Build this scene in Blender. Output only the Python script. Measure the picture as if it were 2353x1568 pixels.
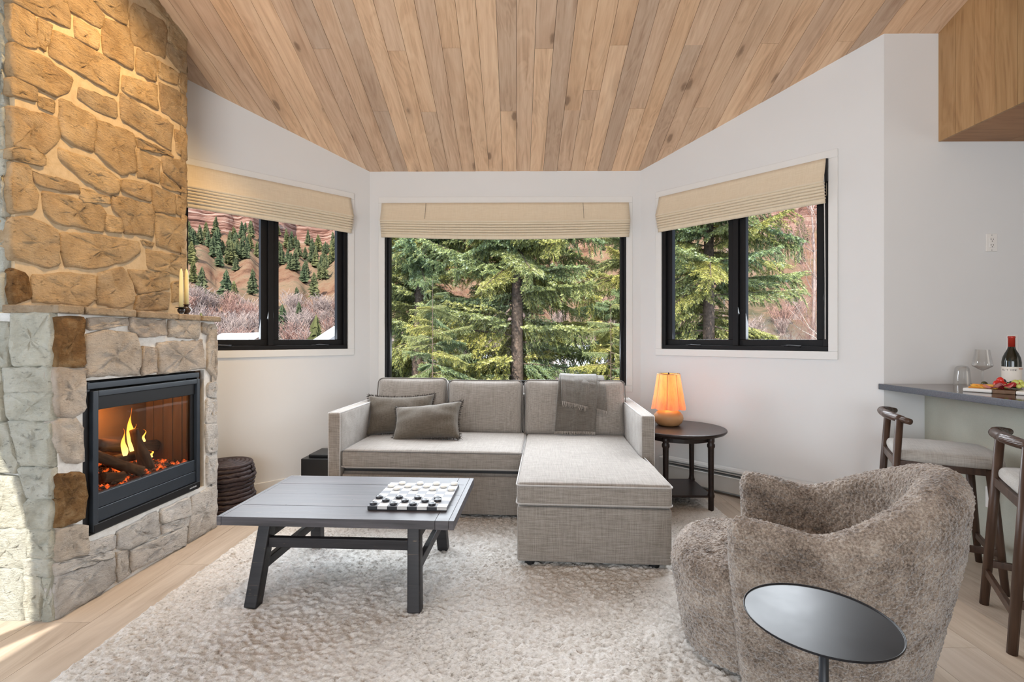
import bpy, bmesh, math, random
import numpy as np
from mathutils import Vector, Matrix

random.seed(7)
rng = np.random.default_rng(7)
PI = math.pi
R = math.radians
for o in list(bpy.data.objects):
    bpy.data.objects.remove(o)
scene = bpy.context.scene
COL = scene.collection

# ------------------------------------------------------------------ camera
cam_d = bpy.data.cameras.new('camera')
cam = bpy.data.objects.new('camera', cam_d)
COL.objects.link(cam)
cam.location = (0, 0, 1.22)
cam.rotation_euler = (R(90), 0, R(0.5))
cam_d.sensor_width = 36
cam_d.lens = 1128 / 2353 * 36
cam_d.shift_y = -4 / 2353
cam_d.clip_start = 0.02
cam_d.clip_end = 2000
scene.camera = cam

# ------------------------------------------------------------------ view, sky, sun, daylight, fill lights
vs = scene.view_settings
vs.view_transform = 'Standard'
vs.look = 'None'
vs.gamma = 1
vs.use_curve_mapping = False
vs.exposure = 0.0

world = bpy.data.worlds.new('world')
scene.world = world
world.use_nodes = True
wb = world.node_tree.nodes['Background']
wb.inputs[0].default_value = (0.66, 0.80, 1.0, 1)
wb.inputs[1].default_value = 2.0


def lamp(name, kind, loc, energy, color=(1, 1, 1), target=None, **kw):
    d = bpy.data.lights.new(name, kind)
    d.energy = energy
    d.color = color
    for k, v in kw.items():
        setattr(d, k, v)
    o = bpy.data.objects.new(name, d)
    COL.objects.link(o)
    o.location = loc
    if target is not None:
        o.rotation_euler = (Vector(target) - Vector(loc)).to_track_quat('-Z', 'Y').to_euler()
    return o


# sun comes over the camera's left shoulder, through the glass door in the left wall
SUN_DIR = Vector((0.36 * 0.72, 0.93 * 0.72, -0.70))
lamp('sun', 'SUN', (-10, -20, 20), 8.5, (1.0, 0.95, 0.86), target=Vector((-10, -20, 20)) + SUN_DIR, angle=R(0.6))
# added fill lights behind the camera and on the kitchen side; no windows there
lamp('rear_fill', 'AREA', (-0.8, -3.3, 1.7), 225, (0.86, 0.93, 1.0), target=(-0.6, 2.0, 3.0), shape='RECTANGLE', size=3.6, size_y=2.4)
lamp('kitchen_fill', 'AREA', (4.75, -0.6, 1.7), 16, (1.0, 0.92, 0.80), target=(0, 0.2, 1.5), shape='RECTANGLE', size=2.6, size_y=1.6)
# daylight entering at the three bay windows
lamp('window_daylight', 'AREA', (-0.1, 4.40, 1.50), 47, (0.86, 0.93, 1.0), target=(-0.1, 2.0, -0.4), shape='RECTANGLE', size=2.0, size_y=1.15, spread=R(125))
lamp('window_daylight', 'AREA', (-1.90, 3.78, 1.62), 25, (0.88, 0.94, 1.0), target=(0.0, 1.9, 0.2), shape='RECTANGLE', size=1.1, size_y=0.9, spread=R(125))
lamp('window_daylight', 'AREA', (1.68, 3.76, 1.62), 26, (0.88, 0.94, 1.0), target=(0.0, 1.9, 0.2), shape='RECTANGLE', size=1.1, size_y=0.9, spread=R(125))

# ------------------------------------------------------------------ mesh helpers
def link(name, me, mat=None, parent=None, loc=None, rot=None):
    o = bpy.data.objects.new(name, me)
    COL.objects.link(o)
    if mat is not None and me is not None and hasattr(me, 'materials') and len(me.materials) == 0:
        me.materials.append(mat)
    if parent is not None:
        o.parent = parent
    if loc is not None:
        o.location = loc
    if rot is not None:
        o.rotation_euler = rot
    return o


def tag(o, label=None, cat=None, group=None, kind=None):
    if label: o['label'] = label
    if cat: o['category'] = cat
    if group: o['group'] = group
    if kind: o['kind'] = kind
    return o


def empty(name, loc=(0, 0, 0), rz=0.0, label=None, cat=None, group=None, kind=None):
    o = bpy.data.objects.new(name, None)
    COL.objects.link(o)
    o.location = loc
    o.rotation_euler = (0, 0, rz)
    o.empty_display_size = 0.1
    return tag(o, label, cat, group, kind)


class MB:
    """collects vertices and faces of one part"""
    def __init__(s):
        s.v = []
        s.f = []

    def add(s, v, f):
        n = len(s.v)
        s.v += [tuple(p) for p in v]
        s.f += [tuple(i + n for i in q) for q in f]
        return s

    def box(s, x0, x1, y0, y1, z0, z1):
        v = [(x0, y0, z0), (x1, y0, z0), (x1, y1, z0), (x0, y1, z0), (x0, y0, z1), (x1, y0, z1), (x1, y1, z1), (x0, y1, z1)]
        return s.add(v, [(0, 3, 2, 1), (4, 5, 6, 7), (0, 1, 5, 4), (1, 2, 6, 5), (2, 3, 7, 6), (3, 0, 4, 7)])

    def hexa(s, lo, hi):
        """8 corner solid: lo = 4 bottom corners ccw, hi = 4 top corners"""
        return s.add(list(lo) + list(hi), [(0, 3, 2, 1), (4, 5, 6, 7), (0, 1, 5, 4), (1, 2, 6, 5), (2, 3, 7, 6), (3, 0, 4, 7)])

    def bar(s, a, b, w, h, up=(0, 0, 1), w2=None, h2=None):
        a = Vector(a); b = Vector(b)
        d = (b - a).normalized()
        u = Vector(up)
        x = d.cross(u)
        if x.length < 1e-4: x = d.cross(Vector((1, 0, 0)))
        x.normalize()
        y = x.cross(d).normalized()
        w2 = w if w2 is None else w2
        h2 = h if h2 is None else h2
        q = lambda p, ww, hh: [p - x * ww / 2 - y * hh / 2, p + x * ww / 2 - y * hh / 2, p + x * ww / 2 + y * hh / 2, p - x * ww / 2 + y * hh / 2]
        return s.hexa(q(a, w, h), q(b, w2, h2))

    def tube(s, pts, rad, n=8, cap=True):
        pts = [Vector(p) for p in pts]
        if not hasattr(rad, '__len__'): rad = [rad] * len(pts)
        m = len(pts)
        prev = None
        v = []
        for i, p in enumerate(pts):
            d = (pts[min(i + 1, m - 1)] - pts[max(i - 1, 0)])
            if d.length < 1e-9: d = Vector((0, 0, 1))
            d.normalize()
            if prev is None:
                u = Vector((0, 0, 1)) if abs(d.z) < .9 else Vector((1, 0, 0))
                x = d.cross(u).normalized()
            else:
                x = (prev - d * prev.dot(d))
                x = x.normalized() if x.length > 1e-6 else d.orthogonal().normalized()
            prev = x
            y = d.cross(x)
            for k in range(n):
                a = 2 * PI * k / n
                v.append(p + (x * math.cos(a) + y * math.sin(a)) * rad[i])
        f = [(i * n + k, i * n + (k + 1) % n, (i + 1) * n + (k + 1) % n, (i + 1) * n + k) for i in range(m - 1) for k in range(n)]
        if cap:
            f.append(tuple(range(n - 1, -1, -1)))
            f.append(tuple((m - 1) * n + k for k in range(n)))
        return s.add(v, f)

    def lathe(s, prof, n=24, c=(0, 0, 0), mod=None):
        """prof: (radius, z) list bottom to top; mod(angle)->radius factor"""
        v = []
        for r, z in prof:
            for k in range(n):
                a = 2 * PI * k / n
                rr = r * (mod(a, z) if mod else 1)
                v.append((c[0] + rr * math.cos(a), c[1] + rr * math.sin(a), c[2] + z))
        m = len(prof)
        f = [(i * n + k, i * n + (k + 1) % n, (i + 1) * n + (k + 1) % n, (i + 1) * n + k) for i in range(m - 1) for k in range(n)]
        if prof[0][0] > 1e-6: f.append(tuple(range(n - 1, -1, -1)))
        if prof[-1][0] > 1e-6: f.append(tuple((m - 1) * n + k for k in range(n)))
        return s.add(v, f)

    def prism(s, poly, y0, y1):
        """polygon in x,z extruded along y"""
        n = len(poly)
        v = [(p[0], y0, p[1]) for p in poly] + [(p[0], y1, p[1]) for p in poly]
        f = [tuple(range(n)), tuple(range(2 * n - 1, n - 1, -1))]
        f += [(i, i + n, (i + 1) % n + n, (i + 1) % n) for i in range(n)]
        return s.add(v, f)

    def slab(s, poly, z0, z1):
        """polygon in x,y extruded along z"""
        n = len(poly)
        v = [(p[0], p[1], z0) for p in poly] + [(p[0], p[1], z1) for p in poly]
        f = [tuple(range(n - 1, -1, -1)), tuple(range(n, 2 * n))]
        f += [(i, (i + 1) % n, (i + 1) % n + n, i + n) for i in range(n)]
        return s.add(v, f)

    def grid(s, P):
        """P: array (m, n, 3) open surface"""
        m, n = P.shape[:2]
        return s.add(P.reshape(-1, 3).tolist(), [(i * n + j, i * n + j + 1, (i + 1) * n + j + 1, (i + 1) * n + j) for i in range(m - 1) for j in range(n - 1)])

    def mesh(s, name, smooth=False, fix=True):
        me = bpy.data.meshes.new(name)
        me.from_pydata(s.v, [], s.f)
        if fix:
            bm = bmesh.new()
            bm.from_mesh(me)
            bmesh.ops.recalc_face_normals(bm, faces=bm.faces)
            bm.to_mesh(me)
            bm.free()
        if smooth:
            me.polygons.foreach_set('use_smooth', [True] * len(me.polygons))
        me.update()
        return me

    def build(s, name, mat=None, parent=None, loc=None, rot=None, smooth=False, bevel=0, seg=2, fix=True):
        o = link(name, s.mesh(name, smooth or bevel > 0, fix), mat, parent, loc, rot)
        if bevel > 0:
            b = o.modifiers.new('bevel', 'BEVEL')
            b.width = bevel
            b.segments = seg
            b.limit_method = 'ANGLE'
            b.angle_limit = R(40)
            w = o.modifiers.new('wn', 'WEIGHTED_NORMAL')
            w.keep_sharp = False
        return o


def rbox(w, d, h, r, n=10, seg=4, crown=0.0, crown_b=0.0, bulge=0.0):
    """upholstered box centred in x,y, base at z=0: rounded edges, crowned top, bulging sides"""
    def axis(L):
        a = L / 2
        ed = [a - r + r * math.sin(PI / 2 * i / seg) for i in range(seg + 1)]
        mid = list(np.linspace(-(a - r), a - r, n + 1))
        return [-e for e in reversed(ed)][:-1] + mid + ed[1:]
    xs, ys, zs = axis(w), axis(d), axis(h)
    V = {}
    vl = []
    fl = []
    def vid(x, y, z):
        k = (round(x, 5), round(y, 5), round(z, 5))
        if k not in V:
            V[k] = len(vl)
            vl.append(k)
        return V[k]
    for (A, B, fn) in ((xs, ys, lambda a, b, c: (a, b, c)), (xs, zs, lambda a, b, c: (a, c, b)), (ys, zs, lambda a, b, c: (c, a, b))):
        lim = {0: h / 2, 1: d / 2, 2: w / 2}[[xs is A and ys is B, xs is A and zs is B, True].index(True)]
        for sgn in (-1, 1):
            for i in range(len(A) - 1):
                for j in range(len(B) - 1):
                    fl.append([vid(*fn(A[i], B[j], sgn * lim)), vid(*fn(A[i + 1], B[j], sgn * lim)), vid(*fn(A[i + 1], B[j + 1], sgn * lim)), vid(*fn(A[i], B[j + 1], sgn * lim))])
    out = []
    for x, y, z in vl:
        ix = max(-(w / 2 - r), min(w / 2 - r, x)); iy = max(-(d / 2 - r), min(d / 2 - r, y)); iz = max(-(h / 2 - r), min(h / 2 - r, z))
        dv = Vector((x - ix, y - iy, z - iz))
        if dv.length > 1e-7:
            dv = dv.normalized() * r
        p = Vector((ix, iy, iz)) + dv
        cx = max(0, 1 - (2 * x / w) ** 2); cy = max(0, 1 - (2 * y / d) ** 2); cz = max(0, 1 - (2 * z / h) ** 2)
        if z > 0: p.z += crown * (cx * cy) ** .6 * (2 * z / h)
        else: p.z += crown_b * (cx * cy) ** .6 * (2 * z / h)
        if bulge:
            p.y += bulge * cx * cz * (2 * y / d)
            p.x += bulge * cy * cz * (2 * x / w)
        out.append((p.x, p.y, p.z + h / 2))
    m = MB()
    m.add(out, fl)
    return m


def copy_obj(o, parent=None, loc=None, rot=None):
    c = o.copy()
    COL.objects.link(c)
    if parent is not None: c.parent = parent
    if loc is not None: c.location = loc
    if rot is not None: c.rotation_euler = rot
    return c


def copy_tree(o, parent=None, kids=None):
    c = o.copy()
    COL.objects.link(c)
    c.parent = parent
    for ch in (kids(o) if kids else [k for k in bpy.data.objects if k.parent == o]):
        copy_tree(ch, c)
    return c


def chaikin(p, it=1):
    for _ in range(it):
        q = []
        for i in range(len(p)):
            a = p[i]; b = p[(i + 1) % len(p)]
            q.append((a[0] * .86 + b[0] * .14, a[1] * .86 + b[1] * .14))
            q.append((a[0] * .14 + b[0] * .86, a[1] * .14 + b[1] * .86))
        p = q
    return p
# ------------------------------------------------------------------ materials
class G:
    """small node-graph helper around one material"""
    def __init__(s, name):
        s.m = bpy.data.materials.new(name)
        s.m.use_nodes = True
        s.t = s.m.node_tree
        s.b = s.t.nodes['Principled BSDF']
        s.tc = s.n('ShaderNodeTexCoord')
        s._oi = None

    def n(s, k, **kw):
        x = s.t.nodes.new(k)
        for a, v in kw.items(): setattr(x, a, v)
        return x

    def put(s, sock, v):
        if hasattr(v, 'is_linked') or hasattr(v, 'links'): s.t.links.new(v, sock)
        elif isinstance(v, tuple) and len(v) == 3 and sock.type == 'RGBA': sock.default_value = (*v, 1)
        else: sock.default_value = v

    def rand(s):
        if s._oi is None: s._oi = s.n('ShaderNodeObjectInfo')
        return s._oi.outputs['Random']

    def co(s, scale=(1, 1, 1), src='Object', rnd=0.0):
        mp = s.n('ShaderNodeMapping')
        mp.inputs['Scale'].default_value = scale
        s.t.links.new(s.tc.outputs[src], mp.inputs['Vector'])
        if rnd:
            c = s.n('ShaderNodeCombineXYZ')
            mu = s.math('MULTIPLY', s.rand(), rnd)
            for i in range(3): s.t.links.new(mu, c.inputs[i])
            s.t.links.new(c.outputs[0], mp.inputs['Location'])
        return mp.outputs[0]

    def noise(s, co, scale=5, detail=4, rough=.55, dist=0.0):
        x = s.n('ShaderNodeTexNoise')
        s.t.links.new(co, x.inputs['Vector'])
        x.inputs['Scale'].default_value = scale
        x.inputs['Detail'].default_value = detail
        x.inputs['Roughness'].default_value = rough
        x.inputs['Distortion'].default_value = dist
        return x.outputs['Fac']

    def voro(s, co, scale=5, feature='F1', out='Distance', rand=1.0):
        x = s.n('ShaderNodeTexVoronoi', feature=feature)
        s.t.links.new(co, x.inputs['Vector'])
        x.inputs['Scale'].default_value = scale
        x.inputs['Randomness'].default_value = rand
        return x.outputs[out]

    def wave(s, co, scale=5, dist=2, detail=2, dscale=1, axis='X'):
        x = s.n('ShaderNodeTexWave', bands_direction=axis)
        s.t.links.new(co, x.inputs['Vector'])
        x.inputs['Scale'].default_value = scale
        x.inputs['Distortion'].default_value = dist
        x.inputs['Detail'].default_value = detail
        x.inputs['Detail Scale'].default_value = dscale
        return x.outputs['Fac']

    def math(s, op, a, b=0.0, clamp=False):
        x = s.n('ShaderNodeMath', operation=op, use_clamp=clamp)
        s.put(x.inputs[0], a)
        s.put(x.inputs[1], b)
        return x.outputs[0]

    def ramp(s, fac, stops, interp='LINEAR'):
        x = s.n('ShaderNodeValToRGB')
        r = x.color_ramp
        r.interpolation = interp
        while len(r.elements) < len(stops): r.elements.new(.5)
        for e, (p, c) in zip(r.elements, stops):
            e.position = p
            e.color = (*c, 1) if len(c) == 3 else c
        s.put(x.inputs[0], fac)
        return x.outputs[0]

    def mix(s, fac, a, b, mode='MIX'):
        x = s.n('ShaderNodeMix', data_type='RGBA', blend_type=mode)
        s.put(x.inputs[0], fac)
        s.put(x.inputs[6], a)
        s.put(x.inputs[7], b)
        return x.outputs[2]

    def bump(s, h, strength=.3, dist=.01):
        x = s.n('ShaderNodeBump')
        x.inputs['Strength'].default_value = strength
        x.inputs['Distance'].default_value = dist
        s.t.links.new(h, x.inputs['Height'])
        s.t.links.new(x.outputs[0], s.b.inputs['Normal'])
        return s

    def set(s, color=None, rough=None, metal=None, spec=None, **kw):
        if color is not None: s.put(s.b.inputs['Base Color'], color)
        if rough is not None: s.put(s.b.inputs['Roughness'], rough)
        if metal is not None: s.put(s.b.inputs['Metallic'], metal)
        if spec is not None: s.put(s.b.inputs['Specular IOR Level'], spec)
        for k, v in kw.items(): s.put(s.b.inputs[k.replace('_', ' ')], v)
        return s


def grey(v): return (v, v, v)
MT = {}

def plain(name, color, rough=.5, metal=0.0, var=.06, nscale=12, bump=0.0, bscale=60, spec=.5):
    g = G(name)
    f = g.noise(g.co(), nscale, 3)
    lo = tuple(max(0, c * (1 - var)) for c in color)
    hi = tuple(min(1, c * (1 + var)) for c in color)
    g.set(g.ramp(f, [(.3, lo), (.7, hi)]), rough, metal, spec)
    if bump: g.bump(g.noise(g.co(), bscale, 4), bump, .004)
    MT[name] = g.m
    return g


plain('wall_paint', (.745, .75, .75), .75, var=.012, nscale=2, bump=.10, bscale=9, spec=.25)
plain('trim_paint', (.77, .77, .755), .5, var=.01, spec=.35)
plain('rear_paint', (.74, .735, .72), .85, var=.01)
plain('black_frame', (.007, .007, .008), .5, var=.1, spec=.25)
plain('black_metal', (.020, .021, .024), .42, metal=.4, var=.15, bump=.03)
plain('navy_metal', (.026, .034, .045), .42, metal=.3, var=.08)
plain('matte_black', (.006, .006, .007), .55, var=.2)
plain('box_black', (.007, .007, .008), .35, var=.2)
plain('white_plastic', (.82, .80, .77), .35, var=.01)
plain('slot_dark', (.03, .03, .03), .6)
plain('heater_white', (.62, .615, .60), .4, var=.02)
plain('heater_dark', (.10, .10, .10), .6)
plain('brass', (.25, .18, .09), .3, metal=.9)
plain('candle_wax', (.86, .72, .36), .5, var=.02)
plain('holder_black', (.012, .010, .009), .35, var=.2)
plain('holder_brown', (.055, .030, .018), .38, var=.3)
plain('cord_white', (.75, .73, .70), .5)
plain('piece_white', (.80, .77, .70), .35, var=.05)
plain('piece_black', (.018, .019, .024), .32, var=.1)
plain('square_white', (.56, .55, .535), .6, var=.05, spec=.3)
plain('square_grey', (.25, .26, .28), .6, var=.10, spec=.3)
plain('board_black', (.016, .017, .021), .4, var=.15)
plain('plaster_in', (.55, .5, .45), .9, var=.1)
plain('cheese_yellow', (.86, .50, .07), .45, var=.06)
plain('cheese_orange', (.82, .33, .03), .45, var=.06)
plain('salami_red', (.48, .04, .05), .4, var=.25, nscale=80)
plain('ham_pink', (.78, .33, .31), .4, var=.12, nscale=60)
plain('berry_red', (.62, .03, .02), .25, var=.2)
plain('grape_green', (.58, .62, .16), .22, var=.15)
plain('olive_dark', (.035, .018, .020), .2, var=.4)
plain('olive_green', (.07, .075, .03), .25, var=.3)
plain('marble', (.80, .79, .76), .25, var=.05, nscale=8)
plain('bottle_capsule', (.42, .035, .02), .35, metal=.2, var=.08)
plain('label_paper', (.80, .76, .69), .7, var=.02)
plain('label_ink', (.03, .03, .03), .7)
plain('print_grey', (.35, .36, .38), .6)
plain('red_ink', (.45, .09, .03), .7)


def wood(name, cols, rand_cols, grain_axis='Y', rough=.45, knots=True, bump=.15, gscale=1.0, dark=.2, spec=.3):
    g = G(name)
    L, Wd = 1.0 * gscale, 17 * gscale
    sc = {'Y': (Wd, L, Wd), 'X': (L, Wd, Wd), 'Z': (Wd, Wd, L)}[grain_axis]
    sk = {'Y': (6.0, 2.4, 0), 'X': (2.4, 6.0, 0), 'Z': (6.0, 6.0, 2.4)}[grain_axis]
    sb = {'Y': (5, .9, 5), 'X': (.9, 5, 5), 'Z': (5, 5, .9)}[grain_axis]
    c1 = g.co(sc, rnd=37.0)
    f1 = g.noise(c1, 1.6, 6, .62, .6)
    f2 = g.noise(g.co(sb, rnd=91.0), 1.0, 3, .5, 1.8)
    rings = g.n('ShaderNodeMath', operation='SINE')
    g.put(rings.inputs[0], g.math('MULTIPLY', f2, 46))
    f = g.math('ADD', g.math('MULTIPLY', f1, .8), g.math('MULTIPLY', rings.outputs[0], .055))
    base = g.ramp(f, [(.14, cols[0]), (.36, cols[1]), (.60, cols[2])])
    tone = g.ramp(g.rand(), rand_cols)
    colr = g.mix(1.0, base, tone, 'MULTIPLY')
    big = g.noise(g.co(sb, rnd=13.0), .8, 2)
    colr = g.mix(g.ramp(big, [(.45, grey(0)), (.75, grey(.18))]), colr, (cols[0][0] * .75, cols[0][1] * .75, cols[0][2] * .8))
    if knots:
        ck = g.co(sk, rnd=57.0)
        v = g.voro(ck, .8)
        wob = g.math('ADD', v, g.math('MULTIPLY', g.noise(ck, 7, 3), .10))
        k = g.ramp(wob, [(.115, grey(1)), (.165, grey(0))])
        colr = g.mix(g.math('MULTIPLY', k, .85), colr, tuple(c * dark for c in cols[0]))
        halo = g.ramp(wob, [(.12, grey(.5)), (.36, grey(0))])
        colr = g.mix(halo, colr, cols[0])
    g.set(colr, rough, spec=spec)
    g.bump(f1, bump, .002)
    MT[name] = g.m
    return g


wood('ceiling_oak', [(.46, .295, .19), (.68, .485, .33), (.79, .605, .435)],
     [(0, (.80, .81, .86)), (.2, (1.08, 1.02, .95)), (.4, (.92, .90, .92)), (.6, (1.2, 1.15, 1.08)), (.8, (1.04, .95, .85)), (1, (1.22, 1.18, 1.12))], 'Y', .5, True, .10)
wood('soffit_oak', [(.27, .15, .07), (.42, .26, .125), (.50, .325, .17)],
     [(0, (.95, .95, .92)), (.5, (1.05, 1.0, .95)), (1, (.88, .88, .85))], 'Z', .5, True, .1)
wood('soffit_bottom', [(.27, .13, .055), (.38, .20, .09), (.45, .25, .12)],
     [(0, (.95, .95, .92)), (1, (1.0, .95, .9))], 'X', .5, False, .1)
wood('floor_oak', [(.34, .275, .215), (.45, .38, .31), (.53, .46, .385)],
     [(0, (.86, .85, .84)), (.35, (1.05, 1.0, .95)), (.7, (.95, .92, .9)), (1, (1.08, 1.04, 1.0))], 'Y', .42, False, .06, .55)
wood('stool_walnut', [(.030, .017, .012), (.055, .032, .022), (.085, .05, .034)], [(0, (1, 1, 1)), (1, (1.1, 1.05, 1))], 'Z', .36, False, .05, 1.2)
wood('side_wood', [(.012, .008, .007), (.022, .014, .012), (.034, .020, .017)], [(0, (1, 1, 1)), (1, (1, 1, 1))], 'X', .34, False, .03, .8)
wood('log_bark', [(.02, .012, .008), (.075, .045, .028), (.16, .10, .06)], [(0, (.7, .7, .7)), (1, (1.1, 1.0, .9))], 'X', .9, False, .8, .8)
wood('board_walnut', [(.10, .055, .03), (.17, .10, .06), (.22, .14, .09)], [(0, (1, 1, 1)), (1, (1, 1, 1))], 'Y', .4, False, .05)


def table_paint(name, k, sp=.38):
    """black-stained, rubbed table wood: window sheen on top lifted into its colour, wear on the edges"""
    g = G(name)
    c = g.co((1.2, 22, 22), rnd=9)
    f = g.noise(c, 1.5, 6, .65, .5)
    col = g.ramp(f, [(.3, (.014 * k, .013 * k, .014 * k)), (.55, (.034 * k, .031 * k, .034 * k)), (.75, (.06 * k, .052 * k, .052 * k))])
    geo = g.n('ShaderNodeNewGeometry')
    wearm = g.ramp(g.noise(g.co((6, 30, 30), rnd=3), 1.0, 5, .7), [(.66, grey(0)), (.72, grey(.55))])
    col = g.mix(wearm, col, (.22, .15, .09))
    scr = g.ramp(g.noise(g.co((2, 60, 60), rnd=5), 2.0, 5), [(.66, grey(0)), (.74, grey(.5))])
    col = g.mix(scr, col, (.16, .105, .065))
    nail = g.ramp(g.voro(g.co(), 9.0), [(.03, grey(.9)), (.05, grey(0))])
    col = g.mix(nail, col, (.004, .004, .004))
    g.set(col, g.ramp(f, [(.3, grey(.42)), (.7, grey(.55))]), spec=sp)
    g.bump(f, .18, .003)
    MT[name] = g.m
table_paint('table_black', .55)
table_paint('table_top', 2.0, .55)  # lighter copy for the faded top, with the window sheen painted in


def linen(name, lo, hi, streak=.5, bump=.25):
    g = G(name)
    a = g.noise(g.co((5, 130, 130)), 2.2, 3, .6)
    b = g.noise(g.co((130, 5, 5)), 2.2, 3, .6)
    fine = g.noise(g.co(), 420, 2)
    f = g.math('ADD', g.math('ADD', g.math('MULTIPLY', a, .5), g.math('MULTIPLY', b, .32)), g.math('MULTIPLY', fine, .18))
    col = g.ramp(f, [(.36, lo), (.62, hi)])
    g.set(col, .92, spec=.15)
    g.b.inputs['Sheen Weight'].default_value = .25
    g.bump(f, bump, .0025)
    MT[name] = g.m

linen('sofa_linen', (.165, .143, .120), (.335, .302, .268))
linen('piping', (.11, .10, .09), (.19, .175, .16))
linen('piping_light', (.36, .34, .32), (.48, .46, .44))
linen('pillow_brown', (.066, .052, .038), (.135, .112, .086), bump=.5)
linen('fringe_dark', (.035, .028, .022), (.075, .06, .048))
linen('throw_wool', (.075, .064, .053), (.155, .138, .118), bump=.9)
linen('throw_fringe', (.19, .165, .14), (.34, .30, .26))
linen('shade_linen', (.69, .585, .43), (.79, .69, .535), bump=.15)
linen('shade_lining', (.72, .66, .56), (.80, .75, .66), bump=.1)
linen('stool_fabric', (.29, .275, .25), (.46, .44, .41))
linen('panel_paint', (.42, .42, .355), (.48, .48, .41), bump=.1)


def stone(name, cols, rcol, rust=.25, bump=.9):
    g = G(name)
    c = g.co(rnd=43.0)
    f = g.noise(c, 7, 8, .68, .4)
    base = g.ramp(f, [(.28, cols[0]), (.5, cols[1]), (.72, cols[2])])
    tone = g.ramp(g.rand(), rcol)
    col = g.mix(1.0, base, tone, 'MULTIPLY')
    r = g.ramp(g.noise(g.co(rnd=17.0), 3.0, 5, .6), [(.55, grey(0)), (.75, grey(rust))])
    col = g.mix(r, col, (.34, .16, .055))
    pits = g.ramp(g.noise(g.co((1, 1, 2.0), rnd=71.0), 26, 5, .7), [(.30, grey(.75)), (.42, grey(0))])
    col = g.mix(pits, col, tuple(x * .42 for x in cols[0]))
    g.set(col, .92, spec=.2)
    h = g.math('ADD', g.noise(c, 11, 10, .72, .6), g.math('MULTIPLY', g.noise(g.co((1, 1, 3.0), rnd=5.0), 38, 5, .7), .5))
    g.bump(h, bump, .045)
    MT[name] = g.m

stone('stone_buff', [(.43, .30, .165), (.62, .465, .285), (.72, .58, .39)],
      [(0, (.74, .72, .74)), (.3, (1.05, 1.0, .95)), (.6, (.88, .82, .76)), (1, (1.14, 1.08, 1.0))], .30)
stone('stone_cream', [(.46, .385, .31), (.64, .565, .48), (.74, .68, .60)],
      [(0, (.92, .9, .88)), (.4, (1.03, 1.0, .96)), (.7, (.98, .95, .93)), (1, (1.06, 1.05, 1.04))], .12)
stone('stone_grey', [(.54, .50, .455), (.72, .685, .64), (.82, .795, .76)],
      [(0, (.92, .92, .92)), (.5, (1.0, .98, .96)), (1, (1.08, 1.07, 1.05))], .06)
stone('stone_pale', [(.45, .43, .355), (.62, .60, .51), (.72, .705, .63)],
      [(0, (.90, .92, .90)), (.4, (1.0, .99, .95)), (.7, (.93, .96, .97)), (1, (1.06, 1.05, 1.0))], .10)  # cool daylight on the near side is put into this greenish stone colour
stone('stone_rust', [(.07, .032, .012), (.27, .15, .06), (.52, .37, .20)], [(0, (.9, .9, .9)), (1, (1.05, 1, .95))], .5)
stone('stone_ledge', [(.33, .23, .14), (.52, .40, .27), (.64, .53, .40)], [(0, (.9, .88, .85)), (1, (1.05, 1, .96))], .5)


def mortar():
    g = G('mortar')
    f = g.noise(g.co(), 30, 6, .7)
    g.set(g.ramp(f, [(.3, (.46, .35, .22)), (.7, (.58, .46, .31))]), .95, spec=.15)
    g.bump(f, .5, .006)
    MT['mortar'] = g.m
    g = G('mortar_grey')
    f = g.noise(g.co(), 30, 6, .7)
    g.set(g.ramp(f, [(.3, (.58, .55, .505)), (.7, (.72, .70, .66))]), .95, spec=.15)
    g.bump(f, .5, .006)
    MT['mortar_grey'] = g.m
mortar()


def shearling():
    g = G('shearling')
    c = g.co()
    curl = g.voro(c, 120, 'SMOOTH_F1')
    n1 = g.noise(c, 9, 4, .6)
    n2 = g.noise(c, 140, 3, .7)
    f = g.math('ADD', g.math('MULTIPLY', n2, .55), g.math('MULTIPLY', n1, .45))
    col = g.ramp(f, [(.37, (.06, .042, .030)), (.50, (.235, .185, .145)), (.64, (.46, .395, .33))])
    g.set(col, .95, spec=.1)
    g.b.inputs['Sheen Weight'].default_value = .5
    h = g.math('ADD', g.math('MULTIPLY', curl, -1.0), n2)
    g.bump(h, .9, .007)
    MT['shearling'] = g.m
shearling()


def rugmat():
    g = G('rug_wool')
    c = g.co()
    n1 = g.noise(g.co((80, 125, 40)), 1.0, 3, .6)
    n2 = g.noise(c, 1.6, 4, .6)
    f = g.math('ADD', g.math('MULTIPLY', n1, .6), g.math('MULTIPLY', n2, .4))
    col = g.ramp(f, [(.33, (.22, .195, .165)), (.43, (.60, .565, .515)), (.58, (.77, .74, .70))])
    g.set(col, .97, spec=.05)
    g.b.inputs['Sheen Weight'].default_value = .3
    g.bump(g.noise(c, 160, 4, .7), .8, .006)
    MT['rug_wool'] = g.m
rugmat()


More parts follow.
